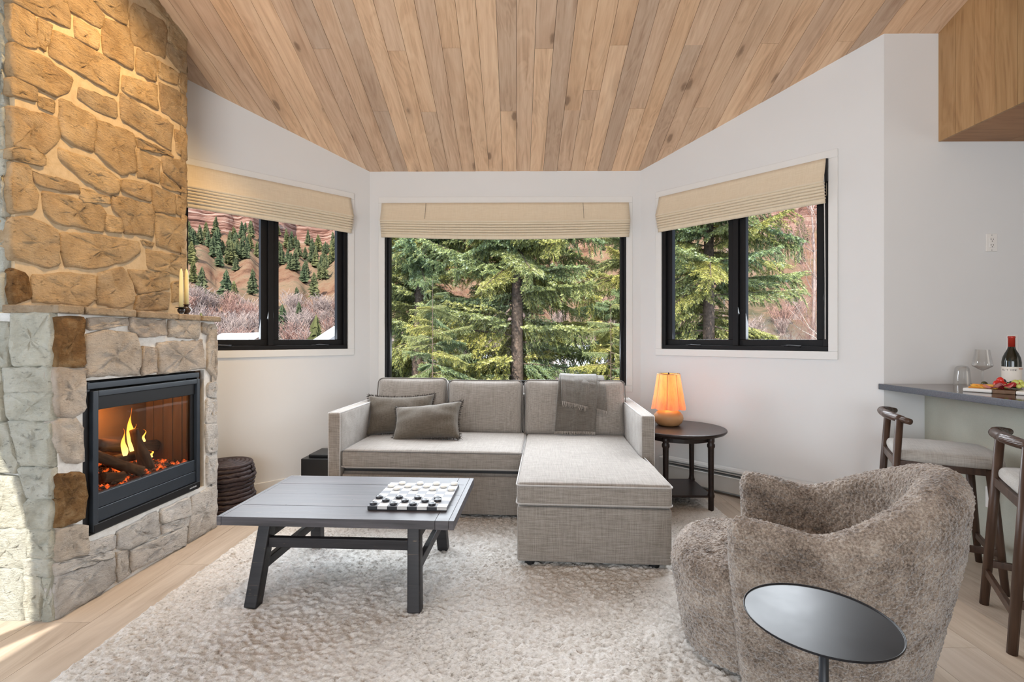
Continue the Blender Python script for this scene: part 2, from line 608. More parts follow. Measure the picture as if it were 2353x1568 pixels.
def glassy():
    for name, tint in (('pane_glass', (1, 1, 1)), ('fire_glass', (.95, .93, .9))):
        m = bpy.data.materials.new(name)
        m.use_nodes = True
        t = m.node_tree
        t.nodes.remove(t.nodes['Principled BSDF'])
        out = t.nodes['Material Output']
        tr = t.nodes.new('ShaderNodeBsdfTransparent'); tr.inputs[0].default_value = (*tint, 1)
        gl = t.nodes.new('ShaderNodeBsdfGlossy'); gl.inputs['Roughness'].default_value = .02
        fr = t.nodes.new('ShaderNodeFresnel'); fr.inputs[0].default_value = 1.06 if name == 'pane_glass' else 1.18
        mx = t.nodes.new('ShaderNodeMixShader')
        t.links.new(fr.outputs[0], mx.inputs[0])
        t.links.new(tr.outputs[0], mx.inputs[1])
        t.links.new(gl.outputs[0], mx.inputs[2])
        t.links.new(mx.outputs[0], out.inputs[0])
        MT[name] = m
    m = bpy.data.materials.new('clear_glass')
    m.use_nodes = True
    t = m.node_tree
    t.nodes.remove(t.nodes['Principled BSDF'])
    out = t.nodes['Material Output']
    tr = t.nodes.new('ShaderNodeBsdfTransparent'); tr.inputs[0].default_value = (.94, .94, .93, 1)
    gl = t.nodes.new('ShaderNodeBsdfGlossy'); gl.inputs['Roughness'].default_value = .03
    lw = t.nodes.new('ShaderNodeLayerWeight'); lw.inputs[0].default_value = .35
    mx = t.nodes.new('ShaderNodeMixShader')
    t.links.new(lw.outputs['Facing'], mx.inputs[0])
    t.links.new(tr.outputs[0], mx.inputs[1])
    t.links.new(gl.outputs[0], mx.inputs[2])
    t.links.new(mx.outputs[0], out.inputs[0])
    MT['clear_glass'] = m
glassy()
g = G('bottle_glass'); g.set((.006, .009, .005), .07, spec=.6); MT['bottle_glass'] = g.m
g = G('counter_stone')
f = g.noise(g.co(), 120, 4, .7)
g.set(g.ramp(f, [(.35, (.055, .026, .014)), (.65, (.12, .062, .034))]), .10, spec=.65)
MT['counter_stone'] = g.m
g = G('counter_edge')
f = g.noise(g.co(), 160, 4, .7)
g.set(g.ramp(f, [(.35, (.06, .072, .09)), (.65, (.11, .125, .15))]), .35, spec=.5)
MT['counter_edge'] = g.m
g = G('leather_brown')
f = g.wave(g.co((1, 1, 1)), 55, 1.5, 2, 2, 'Z')
g.set(g.ramp(f, [(.2, (.035, .018, .012)), (.8, (.075, .038, .024))]), .3, spec=.5)
g.bump(f, .3, .003)
MT['leather_brown'] = g.m
g = G('woven_fibre')
f = g.wave(g.co((1, 1, 1)), 12, 3, 3, 6, 'Z')
f2 = g.noise(g.co((60, 60, 160)), 1, 4)
g.set(g.ramp(f2, [(.3, (.016, .010, .010)), (.6, (.050, .031, .032)), (.8, (.11, .08, .08))]), .5, spec=.4)
g.bump(f2, .6, .006)
MT['woven_fibre'] = g.m
g = G('tray_black')
f = g.noise(g.co(), 5, 5, .6)
g.set(g.ramp(f, [(.4, (.012, .012, .014)), (.7, (.022, .023, .026))]), g.ramp(f, [(.35, grey(.28)), (.65, grey(.36))]), .0, spec=.16)
MT['tray_black'] = g.m
# lamp
g = G('lamp_shade')
f = g.noise(g.co((14, 14, 3)), 2.0, 4, .6)
g.set(g.ramp(f, [(.3, (.70, .56, .44)), (.7, (.82, .70, .58))]), .8, spec=.1)
mixn = g.n('ShaderNodeMixShader'); trl = g.n('ShaderNodeBsdfTranslucent')
g.t.links.new(g.ramp(f, [(.3, (.70, .19, .02)), (.7, (.90, .36, .05))]), trl.inputs[0])
mixn.inputs[0].default_value = .72
g.t.links.new(g.b.outputs[0], mixn.inputs[1]); g.t.links.new(trl.outputs[0], mixn.inputs[2])
g.t.links.new(mixn.outputs[0], g.t.nodes['Material Output'].inputs[0])
MT['lamp_shade'] = g.m
plain('lamp_rib', (.30, .14, .05), .7)
plain('lamp_base', (.46, .235, .10), .55, var=.08, bump=.05)

def emis(name, stops, strength, axis='Z', base=(.02, .02, .02), scale=1.0):
    g = G(name)
    sep = g.n('ShaderNodeSeparateXYZ')
    g.t.links.new(g.tc.outputs['Generated'], sep.inputs[0])
    col = g.ramp(sep.outputs[axis], stops)
    g.set(base, .8)
    g.put(g.b.inputs['Emission Color'], col)
    g.b.inputs['Emission Strength'].default_value = strength
    MT[name] = g.m
emis('flame', [(0, (1.0, .66, .20)), (.45, (1.0, .52, .07)), (.8, (1.0, .28, .015)), (1, (.8, .12, .0))], 3.0)
g = G('embers')
f = g.noise(g.co(), 16, 4, .7)
f2 = g.noise(g.co(), 60, 3, .7)
g.set(g.ramp(f2, [(.3, (.02, .014, .012)), (.6, (.11, .085, .075)), (.8, (.3, .25, .23))]), .95)
g.put(g.b.inputs['Emission Color'], (1.0, .13, .015))
g.put(g.b.inputs['Emission Strength'], g.math('MULTIPLY', g.ramp(f, [(.50, grey(0)), (.66, grey(1))]), 2.0))
g.bump(f2, .8, .01)
MT['embers'] = g.m
g = G('firebox_panel')
f = g.noise(g.co((1, 8, 1)), 3, 4)
g.set(g.ramp(f, [(.3, (.13, .085, .055)), (.7, (.20, .135, .085))]), .6)
MT['firebox_panel'] = g.m

# outdoors
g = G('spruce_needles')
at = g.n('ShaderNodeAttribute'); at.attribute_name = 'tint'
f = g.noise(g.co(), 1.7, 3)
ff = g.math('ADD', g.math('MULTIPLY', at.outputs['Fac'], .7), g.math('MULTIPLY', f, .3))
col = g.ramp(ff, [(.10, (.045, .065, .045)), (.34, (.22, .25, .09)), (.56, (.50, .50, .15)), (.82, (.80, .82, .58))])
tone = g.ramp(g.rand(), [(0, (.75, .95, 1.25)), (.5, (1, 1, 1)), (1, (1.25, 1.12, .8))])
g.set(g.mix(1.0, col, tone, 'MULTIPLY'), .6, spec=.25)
MT['spruce_needles'] = g.m
g = G('far_needles')
f = g.noise(g.co(), 2.2, 4)
col = g.ramp(f, [(.3, (.030, .038, .020)), (.5, (.085, .095, .045)), (.7, (.19, .19, .10))])
tone = g.ramp(g.rand(), [(0, (.8, .95, 1.0)), (.5, (1, 1, 1)), (1, (1.4, 1.25, .95))])
g.set(g.mix(1.0, col, tone, 'MULTIPLY'), .8, spec=.1)
MT['far_needles'] = g.m
plain('spruce_bark', (.12, .085, .065), .95, var=.5, nscale=18, bump=.8, bscale=25)
plain('aspen_bark', (.44, .40, .36), .85, var=.25, nscale=14)
plain('twig_grey', (.36, .28, .25), .9, var=.2)
plain('twig_red', (.34, .20, .16), .9, var=.2)
plain('snow_roof', (.84, .86, .90), .7, var=.04)
plain('house_red', (.22, .06, .05), .8, var=.1)
plain('house_brown', (.16, .11, .085), .8, var=.1)
plain('house_white', (.52, .51, .50), .8, var=.05)
plain('house_blue', (.12, .32, .55), .7, var=.1)
plain('house_window', (.04, .05, .06), .2)

g = G('hillside')
co = g.co(src='Object')
sep = g.n('ShaderNodeSeparateXYZ'); g.t.links.new(co, sep.inputs[0])
n1 = g.noise(co, .035, 6, .65)
n2 = g.noise(co, .20, 10, .8)
soil = g.ramp(g.math('ADD', g.math('MULTIPLY', n1, .5), g.math('MULTIPLY', n2, .5)),
              [(.38, (.10, .05, .03)), (.45, (.29, .15, .09)), (.52, (.34, .22, .135)), (.60, (.15, .135, .075))])
low = g.ramp(sep.outputs['Z'], [(.0, (1, 1, 1)), (1.0, (0, 0, 0))])
strat = g.noise(g.co((.05, .05, 1.1)), 1.0, 6, .75, 1.0)
cliffc = g.ramp(strat, [(.40, (.06, .028, .022)), (.47, (.27, .125, .09)), (.54, (.40, .23, .175)), (.62, (.56, .42, .34))])
at = g.n('ShaderNodeAttribute'); at.attribute_name = 'cliff'
col = g.mix(at.outputs['Fac'], soil, cliffc)
at2 = g.n('ShaderNodeAttribute'); at2.attribute_name = 'valley'
brush = g.ramp(n2, [(.38, (.13, .10, .08)), (.5, (.30, .25, .21)), (.62, (.55, .53, .53))])
col = g.mix(at2.outputs['Fac'], col, brush)
g.set(col, .95, spec=.1)
g.bump(n2, 1.0, 1.5)
MT['hillside'] = g.m
# ------------------------------------------------------------------ room shell
D = 4.455
BL = Vector((-1.332, D)); BR = Vector((1.126, D))
LV = Vector((0.72219, 0.69169))      # along the left bay wall, towards the back corner
RV = Vector((0.69164, -0.72224))     # along the right bay wall, away from the back corner
LEN_L = 1.964
LEN_R = 1.781
L0 = BL - LV * LEN_L
R1 = BR + RV * LEN_R                 # convex corner beside the kitchen
XL = L0.x
XR = 5.0
YB = -3.5
YW = R1.y
SL = 0.338
def ceil_z(y):
    return 2.745 + SL * (D - y) if y > 0 else 2.745 + SL * D + SL * y * 0.8
TH = 0.16

def wall(name, p0, p1, holes, mat='wall_paint', ztop=None, TH=TH):
    """wall from p0 to p1 (room on the right-hand side seen outward = local -y), local y outward"""
    p0 = Vector(p0); p1 = Vector(p1)
    d = (p1 - p0)
    L = d.length
    d.normalize()
    root_rz = math.atan2(d.y, d.x)
    top = (lambda s: ceil_z((p0 + d * s).y) + 0.02) if ztop is None else (lambda s: ztop)
    m = MB()
    cuts = sorted(set([0, L] + [c for h in holes for c in h[:2]] + ([-p0.y / d.y] if abs(d.y) > .01 and 0 < -p0.y / d.y < L else [])))
    for a, b in zip(cuts[:-1], cuts[1:]):
        hs = [h for h in holes if h[0] <= a + 1e-6 and h[1] >= b - 1e-6]
        spans = []
        z = -0.02
        for h in sorted(hs, key=lambda h: h[2]):
            if h[2] > 0: spans.append((z, z, h[2], h[2]))
            z = h[3]
        spans.append((z, z, top(a), top(b)))
        for z0a, z0b, z1a, z1b in spans:
            m.hexa([(a, 0, z0a), (b, 0, z0b), (b, TH, z0b), (a, TH, z0a)], [(a, 0, z1a), (b, 0, z1b), (b, TH, z1b), (a, TH, z1a)])
    o = m.build(name, MT[mat], loc=(p0.x, p0.y, 0), rot=(0, 0, root_rz))
    tag(o, kind='structure')
    return o

WIN_L = (LEN_L - 1.476, LEN_L - 0.212, 1.136, 2.458)
WIN_C = (0.137, 2.326, 0.80, 2.455)
WIN_R = (0.212, 1.474, 1.136, 2.458)
tag(wall('wall_left', L0, BL, [WIN_L]), 'white bay wall on the left with a two-pane window')
tag(wall('wall_back', BL, BR, [WIN_C]), 'white bay wall behind the sofa with a picture window')
tag(wall('wall_right', BR, R1, [WIN_R]), 'white bay wall on the right with a two-pane window')
tag(wall('wall_kitchen', R1, (XR, YW), []), 'pale wall over the bar counter')
tag(wall('wall_east', (XR, YW), (XR, YB), [], 'rear_paint'), 'plain wall of the kitchen side')
tag(wall('wall_rear', (XR, YB), (XL, YB), [], 'rear_paint'), 'plain wall behind the viewer')
# left side wall holds a glass door; the sun comes in there (holes measured from YB)
tag(wall('wall_west', (XL, YB), (XL, L0.y), [(0.27 - YB, 1.96 - YB, 0.0, 2.27), (-0.38 - YB, 0.06 - YB, 0.0, 2.27)], 'rear_paint', TH=.05), 'plain wall with a tall glass door beside the fireplace')

# ceiling: dark backing, oak planks running up the slope
PW = 0.1229
ceil = empty('ceiling', (0, 0, 0), kind='structure')
tag(ceil, 'sloping ceiling clad in knotty oak planks')
m = MB()
for ya, yb in ((YB - .1, 0.0), (0.0, D + 0.25)):
    m.hexa([(XL - .2, ya, ceil_z(ya) + .016), (XR + .2, ya, ceil_z(ya) + .016), (XR + .2, yb, ceil_z(yb) + .016), (XL - .2, yb, ceil_z(yb) + .016)],
           [(XL - .2, ya, ceil_z(ya) + .10), (XR + .2, ya, ceil_z(ya) + .10), (XR + .2, yb, ceil_z(yb) + .10), (XL - .2, yb, ceil_z(yb) + .10)])
m.build('backing', MT['slot_dark'], ceil)
m = MB()
y_split = 1.9
m.hexa([(XL, YB, ceil_z(YB)), (XR, YB, ceil_z(YB)), (XR, 0, ceil_z(0)), (XL, 0, ceil_z(0))], [(XL, YB, ceil_z(YB) + .01), (XR, YB, ceil_z(YB) + .01), (XR, 0, ceil_z(0) + .01), (XL, 0, ceil_z(0) + .01)])
m.hexa([(XL, 0, ceil_z(0)), (XR, 0, ceil_z(0)), (XR, y_split, ceil_z(y_split)), (XL, y_split, ceil_z(y_split))], [(XL, 0, ceil_z(0) + .01), (XR, 0, ceil_z(0) + .01), (XR, y_split, ceil_z(y_split) + .01), (XL, y_split, ceil_z(y_split) + .01)])
m.build('ridge_boards', MT['ceiling_oak'], ceil)
JOINT = {-1: [3.775], 1: [3.26], -4: [3.252], -6: [3.78], -7: [3.27], -9: [3.77], 4: [3.587, 3.866], 3: [3.77], 5: [3.24], 7: [3.757], 9: [3.24], 11: [3.75], 13: [3.23], 17: [3.22], -11: [3.252]}
ang = math.atan(SL)
jr = random.Random(3)
for k in range(-23, 42):
    x0 = k * PW; x1 = x0 + PW
    if x1 < XL or x0 > XR: continue
    xm = (x0 + x1) / 2
    # where the column meets a wall
    if xm < BL.x: yend = BL.y + (xm - BL.x) / LV.x * LV.y
    elif xm < BR.x: yend = D
    elif xm < R1.x: yend = BR.y + (xm - BR.x) / RV.x * RV.y
    else: yend = YW
    yend += .10
    if k in JOINT: js = sorted(JOINT[k] + [2.62 + jr.random() * .3])
    else: js = [y_split + .25 + jr.random() * .75]
    ys = [y_split] + [j for j in js if y_split + .2 < j < yend - .15] + [yend]
    for a, b in zip(ys[:-1], ys[1:]):
        L = (b - a) / math.cos(ang)
        g_ = .0012
        off = jr.choice([0, 0, .0008, .0015])
        mm = MB().box(-PW / 2 + g_, PW / 2 - g_, -L / 2 + .0008, L / 2 - .0008, 0, .014)
        yc = (a + b) / 2
        mm.build('plank', MT['ceiling_oak'], ceil, (xm, yc, ceil_z(yc) + off), (-ang, 0, 0))

# floor: oak planks running towards the windows
floor = empty('floor', (0, 0, 0), kind='structure')
tag(floor, 'light oak plank floor')
m = MB().box(XL - .2, XR + .2, YB - .2, D + .2, -.20, -.016)
m.build('subfloor', MT['slot_dark'], floor)
FW = 0.244
y_fl = 0.6
m = MB().box(XL, XR, YB, y_fl, -.012, 0.0)
m.build('rear_boards', MT['floor_oak'], floor)
k0 = -1.836
fj = {-1: [2.10, 3.4], 0: [2.64]}
for k in range(-5, 30):
    x0 = k0 + k * FW; x1 = x0 + FW
    if x1 < XL - .1 or x0 > XR: continue
    js = fj.get(k, [1.1 + jr.random() * 1.0, 2.9 + jr.random() * .8])
    ys = [y_fl] + js + [D + .1]
    if x0 > 2.3: ys = [y for y in ys if y < YW] + [YW + .1]
    for a, b in zip(ys[:-1], ys[1:]):
        MB().box(-FW / 2 + .0009, FW / 2 - .0009, -(b - a) / 2 + .0008, (b - a) / 2 - .0008, -.012, 0).build('plank', MT['floor_oak'], floor, ((x0 + x1) / 2, (a + b) / 2, 0))

# window units ------------------------------------------------------
def frame_of(name, p0, d, label):
    o = empty(name, (p0.x, p0.y, 0), math.atan2(d.y, d.x), kind='structure')
    return tag(o, label)

def casing(name, parent_args, hole, w=.056, label=None, bottom=True):
    p0, d = parent_args
    x0, x1, z0, z1 = hole
    o = empty(name, (p0.x, p0.y, 0), math.atan2(d.y, d.x), kind='structure')
    tag(o, label)
    t = .014
    def part(n, *b): MB().box(*b).build(n, MT['trim_paint'], o, bevel=.003)
    part('head', x0 - w, x1 + w, -t, .004, z1, z1 + w)
    part('sill', x0 - w, x1 + w, -t, .004, z0 - w, z0)
    part('jamb', x0 - w, x0, -t, .004, z0, z1)
    part('jamb', x1, x1 + w, -t, .004, z0, z1)
    return o

def pane(m_parent, x0, x1, z0, z1, y):
    MB().box(x0, x1, y, y + .006, z0, z1).build('pane', MT['pane_glass'], m_parent)

def bars(parent, name, x0, x1, z0, z1, w, y0, y1, mat='black_frame'):
    """four bars of a frame or a sash, each a piece"""
    P = empty(name, (0, 0, 0)); P.parent = parent
    for n, b in (('rail', (x0, x1, y0, y1, z1 - w, z1)), ('rail', (x0, x1, y0, y1, z0, z0 + w)), ('stile', (x0, x0 + w, y0, y1, z0 + w, z1 - w)), ('stile', (x1 - w, x1, y0, y1, z0 + w, z1 - w))):
        MB().box(*b).build(n, MT[mat], P, bevel=.003)
    return P

def crank(parent, x, z, flip=1):
    h = empty('crank_handle', (x, 0.012, z)); h.parent = parent
    MB().box(-.03, .03, 0, .03, -.008, .012).build('housing', MT['black_metal'], h, bevel=.005)
    MB().tube([(0, -.005, .006), (.03 * flip, -.018, .010), (.085 * flip, -.016, .006), (.11 * flip, -.012, .004)], [.007, .006, .006, .009], 8).build('lever', MT['black_metal'], h, smooth=True)

def casement(name, p0, d, hole, label):
    x0, x1, z0, z1 = hole
    o = frame_of(name, p0, d, label)
    bars(o, 'outer_frame', x0, x1, z0, z1, .034, .0, .11)
    xm = (x0 + x1) / 2
    mf = .020
    MB().box(xm - mf, xm + mf, .0, .105, z0 + .034, z1 - .034).build('mullion', MT['black_frame'], o, bevel=.003)
    for a, b in ((x0 + .034, xm - mf), (xm + mf, x1 - .034)):
        s = bars(o, 'sash', a, b, z0 + .034, z1 - .034, .047, .030, .085)
        pane(s, a + .04, b - .04, z0 + .07, z1 - .07, .055)
    crank(o, x0 + .24, z0 + .028, 1)
    crank(o, x1 - .28, z0 + .028, 1)
    return o

casing('trim_1', (L0, LV), WIN_L, label='flat white casing of the left window')
casing('trim_2', (BL, Vector((1, 0))), WIN_C, label='flat white casing of the picture window')
casing('trim_3', (BR, RV), WIN_R, label='flat white casing of the right window')
casement('window_1', L0, LV, WIN_L, 'black framed two-pane window left of the sofa')
casement('window_3', BR, RV, WIN_R, 'black framed two-pane window right of the sofa')
w2 = frame_of('window_2', BL, Vector((1, 0)), 'wide black framed picture window behind the sofa')
bars(w2, 'outer_frame', WIN_C[0], WIN_C[1], WIN_C[2], WIN_C[3], .020, .0, .11)
s2 = bars(w2, 'sash', WIN_C[0] + .02, WIN_C[1] - .02, WIN_C[2] + .02, WIN_C[3] - .02, .022, .03, .085)
pane(s2, WIN_C[0] + .035, WIN_C[1] - .035, WIN_C[2] + .035, WIN_C[3] - .035, .055)

# glass door in the side wall (out of the picture, lets the sun in)
dr = empty('door_1', (XL, 0, 0), R(90), kind='structure')
tag(dr, 'tall glazed door in the side wall')
for a, b in ((.27, 1.96), (-.38, .06)):
    bars(dr, 'door_frame', a, b, 0.0, 2.27, .012, .01, .04)

# roman shades ------------------------------------------------------
def roman_shade(name, p0, d, x0, x1, ztop, zbot, label, sag=0.0, seams=()):
    o = empty(name, (p0.x, p0.y, 0), math.atan2(d.y, d.x), label=label, cat='window shade', group='roman shades')
    H_ = ztop - zbot
    nx = 40
    xs = np.linspace(x0, x1, nx)
    u = (xs - x0) / (x1 - x0)
    bow = np.sin(u * PI) * sag
    wig = .002 * np.sin(u * 23) + .0015 * np.sin(u * 51 + 1)
    def strip(nm, prof, amt, mat='shade_linen'):
        P = np.zeros((len(prof), nx, 3))
        for i, (y, z) in enumerate(prof):
            P[i, :, 0] = xs
            P[i, :, 1] = y - wig * (1 if i else 0)
            P[i, :, 2] = z - bow * amt[i]
        q = MB().grid(P).build(nm, MT[mat], o, smooth=True)
        sm = q.modifiers.new('thick', 'SOLIDIFY')
        sm.thickness = .004
        return q
    zt = ztop
    zp = ztop - H_ * .52
    n = 7
    t = np.linspace(0, 1, n)
    prof = [(-.030 - .055 * a ** 1.3, zt + (zp - zt) * a) for a in t] + [(-.092, zp - .010), (-.078, zp - .018), (-.05, zp - .012)]
    pan = strip('front_panel', prof, [a * .45 for a in t] + [.45] * 3)
    for sx in seams:
        k = x0 + sx * (x1 - x0)
        MB().tube([(k, -.033, zt - .003), (k, -.062, (zt + zp) / 2), (k, -.093, zp + .004)], .0016, 6).build('seam', MT['piping'], o)
    nf = 5
    for i in range(nf):
        z0 = zp - .016 - i * (H_ * .33 / nf)
        y0 = -.084 + i * .006
        dz = H_ * .33 / nf
        strip('fold', [(y0 + .034, z0 + .004), (y0 + .012, z0 + .003), (y0 + .002, z0 - dz * .25), (y0, z0 - dz * .6), (y0 + .010, z0 - dz * .88), (y0 + .036, z0 - dz * .85)], [.5 + .08 * i] * 6, 'shade_linen')
    z0 = zp - .016 - H_ * .33
    strip('hem', [(-.034, z0 + .012), (-.046, z0 - .002), (-.040, zbot)], [.95, .95, 1.0], 'shade_linen')
    MB().box(x0 + .006, x1 - .006, -.03, -.012, ztop - .03, ztop - .002).build('head_rail', MT['trim_paint'], o)
    for xe in (x0 + .002, x1 - .002):
        MB().prism([(0, ztop), (-.030, ztop), (-.086, zp), (-.05, zbot + .03), (0, zbot + .06)], -.001, .001).build('side_return', MT['shade_linen'], o, (xe, 0, 0), (0, 0, R(-90)))
    return o

roman_shade('roman_shade', L0, LV, LEN_L - 1.49, LEN_L - .195, 2.462, 2.150, 'cream roman shade on the left window beside the stone chimney')
roman_shade('roman_shade', BL, Vector((1, 0)), .115, 2.345, 2.452, 2.140, 'wide cream roman shade sagging over the picture window', sag=.022, seams=(.18, .815))
rs = roman_shade('roman_shade', BR, RV, .20, 1.464, 2.460, 2.150, 'cream roman shade on the right window near the kitchen')
MB().tube([(1.456, -.045, 2.36), (1.457, -.03, 2.1), (1.458, -.02, 1.6), (1.458, -.02, 1.22)], .0028, 6).build('cord', MT['cord_white'], rs)
MB().box(1.455, 1.474, -.03, .01, 2.30, 2.458).build('bracket', MT['black_metal'], rs)

# baseboard left, baseboard heater right -----------------------------
bb = MB().box(0, LEN_L, -.014, 0, 0, .10).build('baseboard_left', MT['trim_paint'], loc=(L0.x, L0.y, 0), rot=(0, 0, math.atan2(LV.y, LV.x)), bevel=.004)
tag(bb, 'painted baseboard under the left bay wall', kind='structure')
bb = MB().box(0, (BR - BL).length, -.014, 0, 0, .10).build('baseboard_back', MT['trim_paint'], loc=(BL.x, BL.y, 0), bevel=.004)
tag(bb, 'painted baseboard behind the sofa', kind='structure')
ht = empty('baseboard_heater', (BR.x, BR.y, 0), math.atan2(RV.y, RV.x), 'long white baseboard heater under the right window', 'heater')
ha, hb = .22, 1.76
MB().box(ha, hb, -.010, -.002, .02, .205).build('back_plate', MT['heater_white'], ht)
MB().prism([(-.062, .205), (-.066, .192), (-.010, .208), (-.004, .216), (-.004, .205)], ha, hb).build('hood', MT['heater_white'], ht, (0, 0, 0), (0, 0, R(90))).scale = (1, -1, 1)
MB().box(ha + .05, hb, -.064, -.058, .030, .148).build('front_cover', MT['heater_white'], ht, bevel=.003)
MB().box(ha + .05, hb, -.068, -.058, .145, .153).build('cover_lip', MT['trim_paint'], ht, bevel=.002)
MB().box(ha + .05, hb, -.052, -.012, .160, .166).build('damper', MT['heater_dark'], ht)
MB().box(ha + .05, hb, -.060, -.052, .172, .180).build('louvre', MT['heater_white'], ht)
MB().box(ha + .05, hb, -.048, -.012, .05, .13).build('fin_core', MT['heater_dark'], ht)
MB().box(ha, ha + .05, -.068, -.001, .025, .208).build('end_cap', MT['heater_white'], ht, bevel=.004)

# bar: cladding panel, counter, soffit --------------------------------
PX = 2.616
pn = MB().box(PX, PX + .10, .2, YW - .001, .0, .897).build('wall_bar', MT['panel_paint'])
tag(pn, 'sage green panelled knee wall below the bar counter', kind='structure')
cx0 = 2.326
ct = empty('bar_counter', (0, 0, .899), label='dark brown polished stone bar counter with a blue grey edge', cat='counter')
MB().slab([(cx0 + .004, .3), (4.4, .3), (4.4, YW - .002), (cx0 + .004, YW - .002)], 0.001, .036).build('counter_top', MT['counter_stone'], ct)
MB().box(cx0, cx0 + .010, .3, YW + .006, 0, .0362).build('edge', MT['counter_edge'], ct, bevel=.003)
sf = empty('ceiling_soffit', (2.704, YW, 2.486), label='oak clad soffit box hanging over the bar counter', kind='structure')
yy = 0.0
i = 0
while yy > -3.0:
    w = .125 if i else .122
    zt = ceil_z(YW + yy) - 2.486 + .03
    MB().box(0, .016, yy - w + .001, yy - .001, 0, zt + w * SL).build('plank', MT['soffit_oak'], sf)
    yy -= w
    i += 1
yy = 0.0
for j in range(3):
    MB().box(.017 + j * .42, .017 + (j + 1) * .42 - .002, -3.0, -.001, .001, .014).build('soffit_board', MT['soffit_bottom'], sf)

# outlets ---------------------------------------------------------------
def outlet(name, loc, rz, label):
    o = empty(name, loc, rz, label, 'outlet')
    MB().box(-.036, .036, -.006, 0, -.058, .058).build('plate', MT['white_plastic'], o, bevel=.004)
    MB().box(-.017, .017, -.009, -.005, -.034, .034).build('receptacle', MT['white_plastic'], o, bevel=.002)
    for dz in (-.018, .018):
        MB().box(-.009, -.006, -.0095, -.008, dz - .002, dz + .008).build('slot', MT['slot_dark'], o)
        MB().box(.005, .008, -.0095, -.008, dz - .002, dz + .007).build('slot', MT['slot_dark'], o)
        MB().lathe([(0, 0), (.003, 0), (.003, .001)], 8).build('slot', MT['slot_dark'], o, (0, -.0087, dz - .009), (R(90), 0, 0))
    for dz in (-.048, .048):
        MB().lathe([(.0025, 0), (.0025, .001)], 8).build('screw', MT['heater_dark'], o, (0, -.0055, dz), (R(90), 0, 0))
    return o
outlet('wall_outlet', (3.038, YW, 1.838), 0, 'white wall outlet high above the bar counter')
outlet('wall_outlet', (PX, 2.72, .345), R(-90), 'white outlet low on the green bar panel behind the stools')
outlet('wall_outlet', (3.17, YW, 1.19), 0, 'white outlet behind the wine bottle')

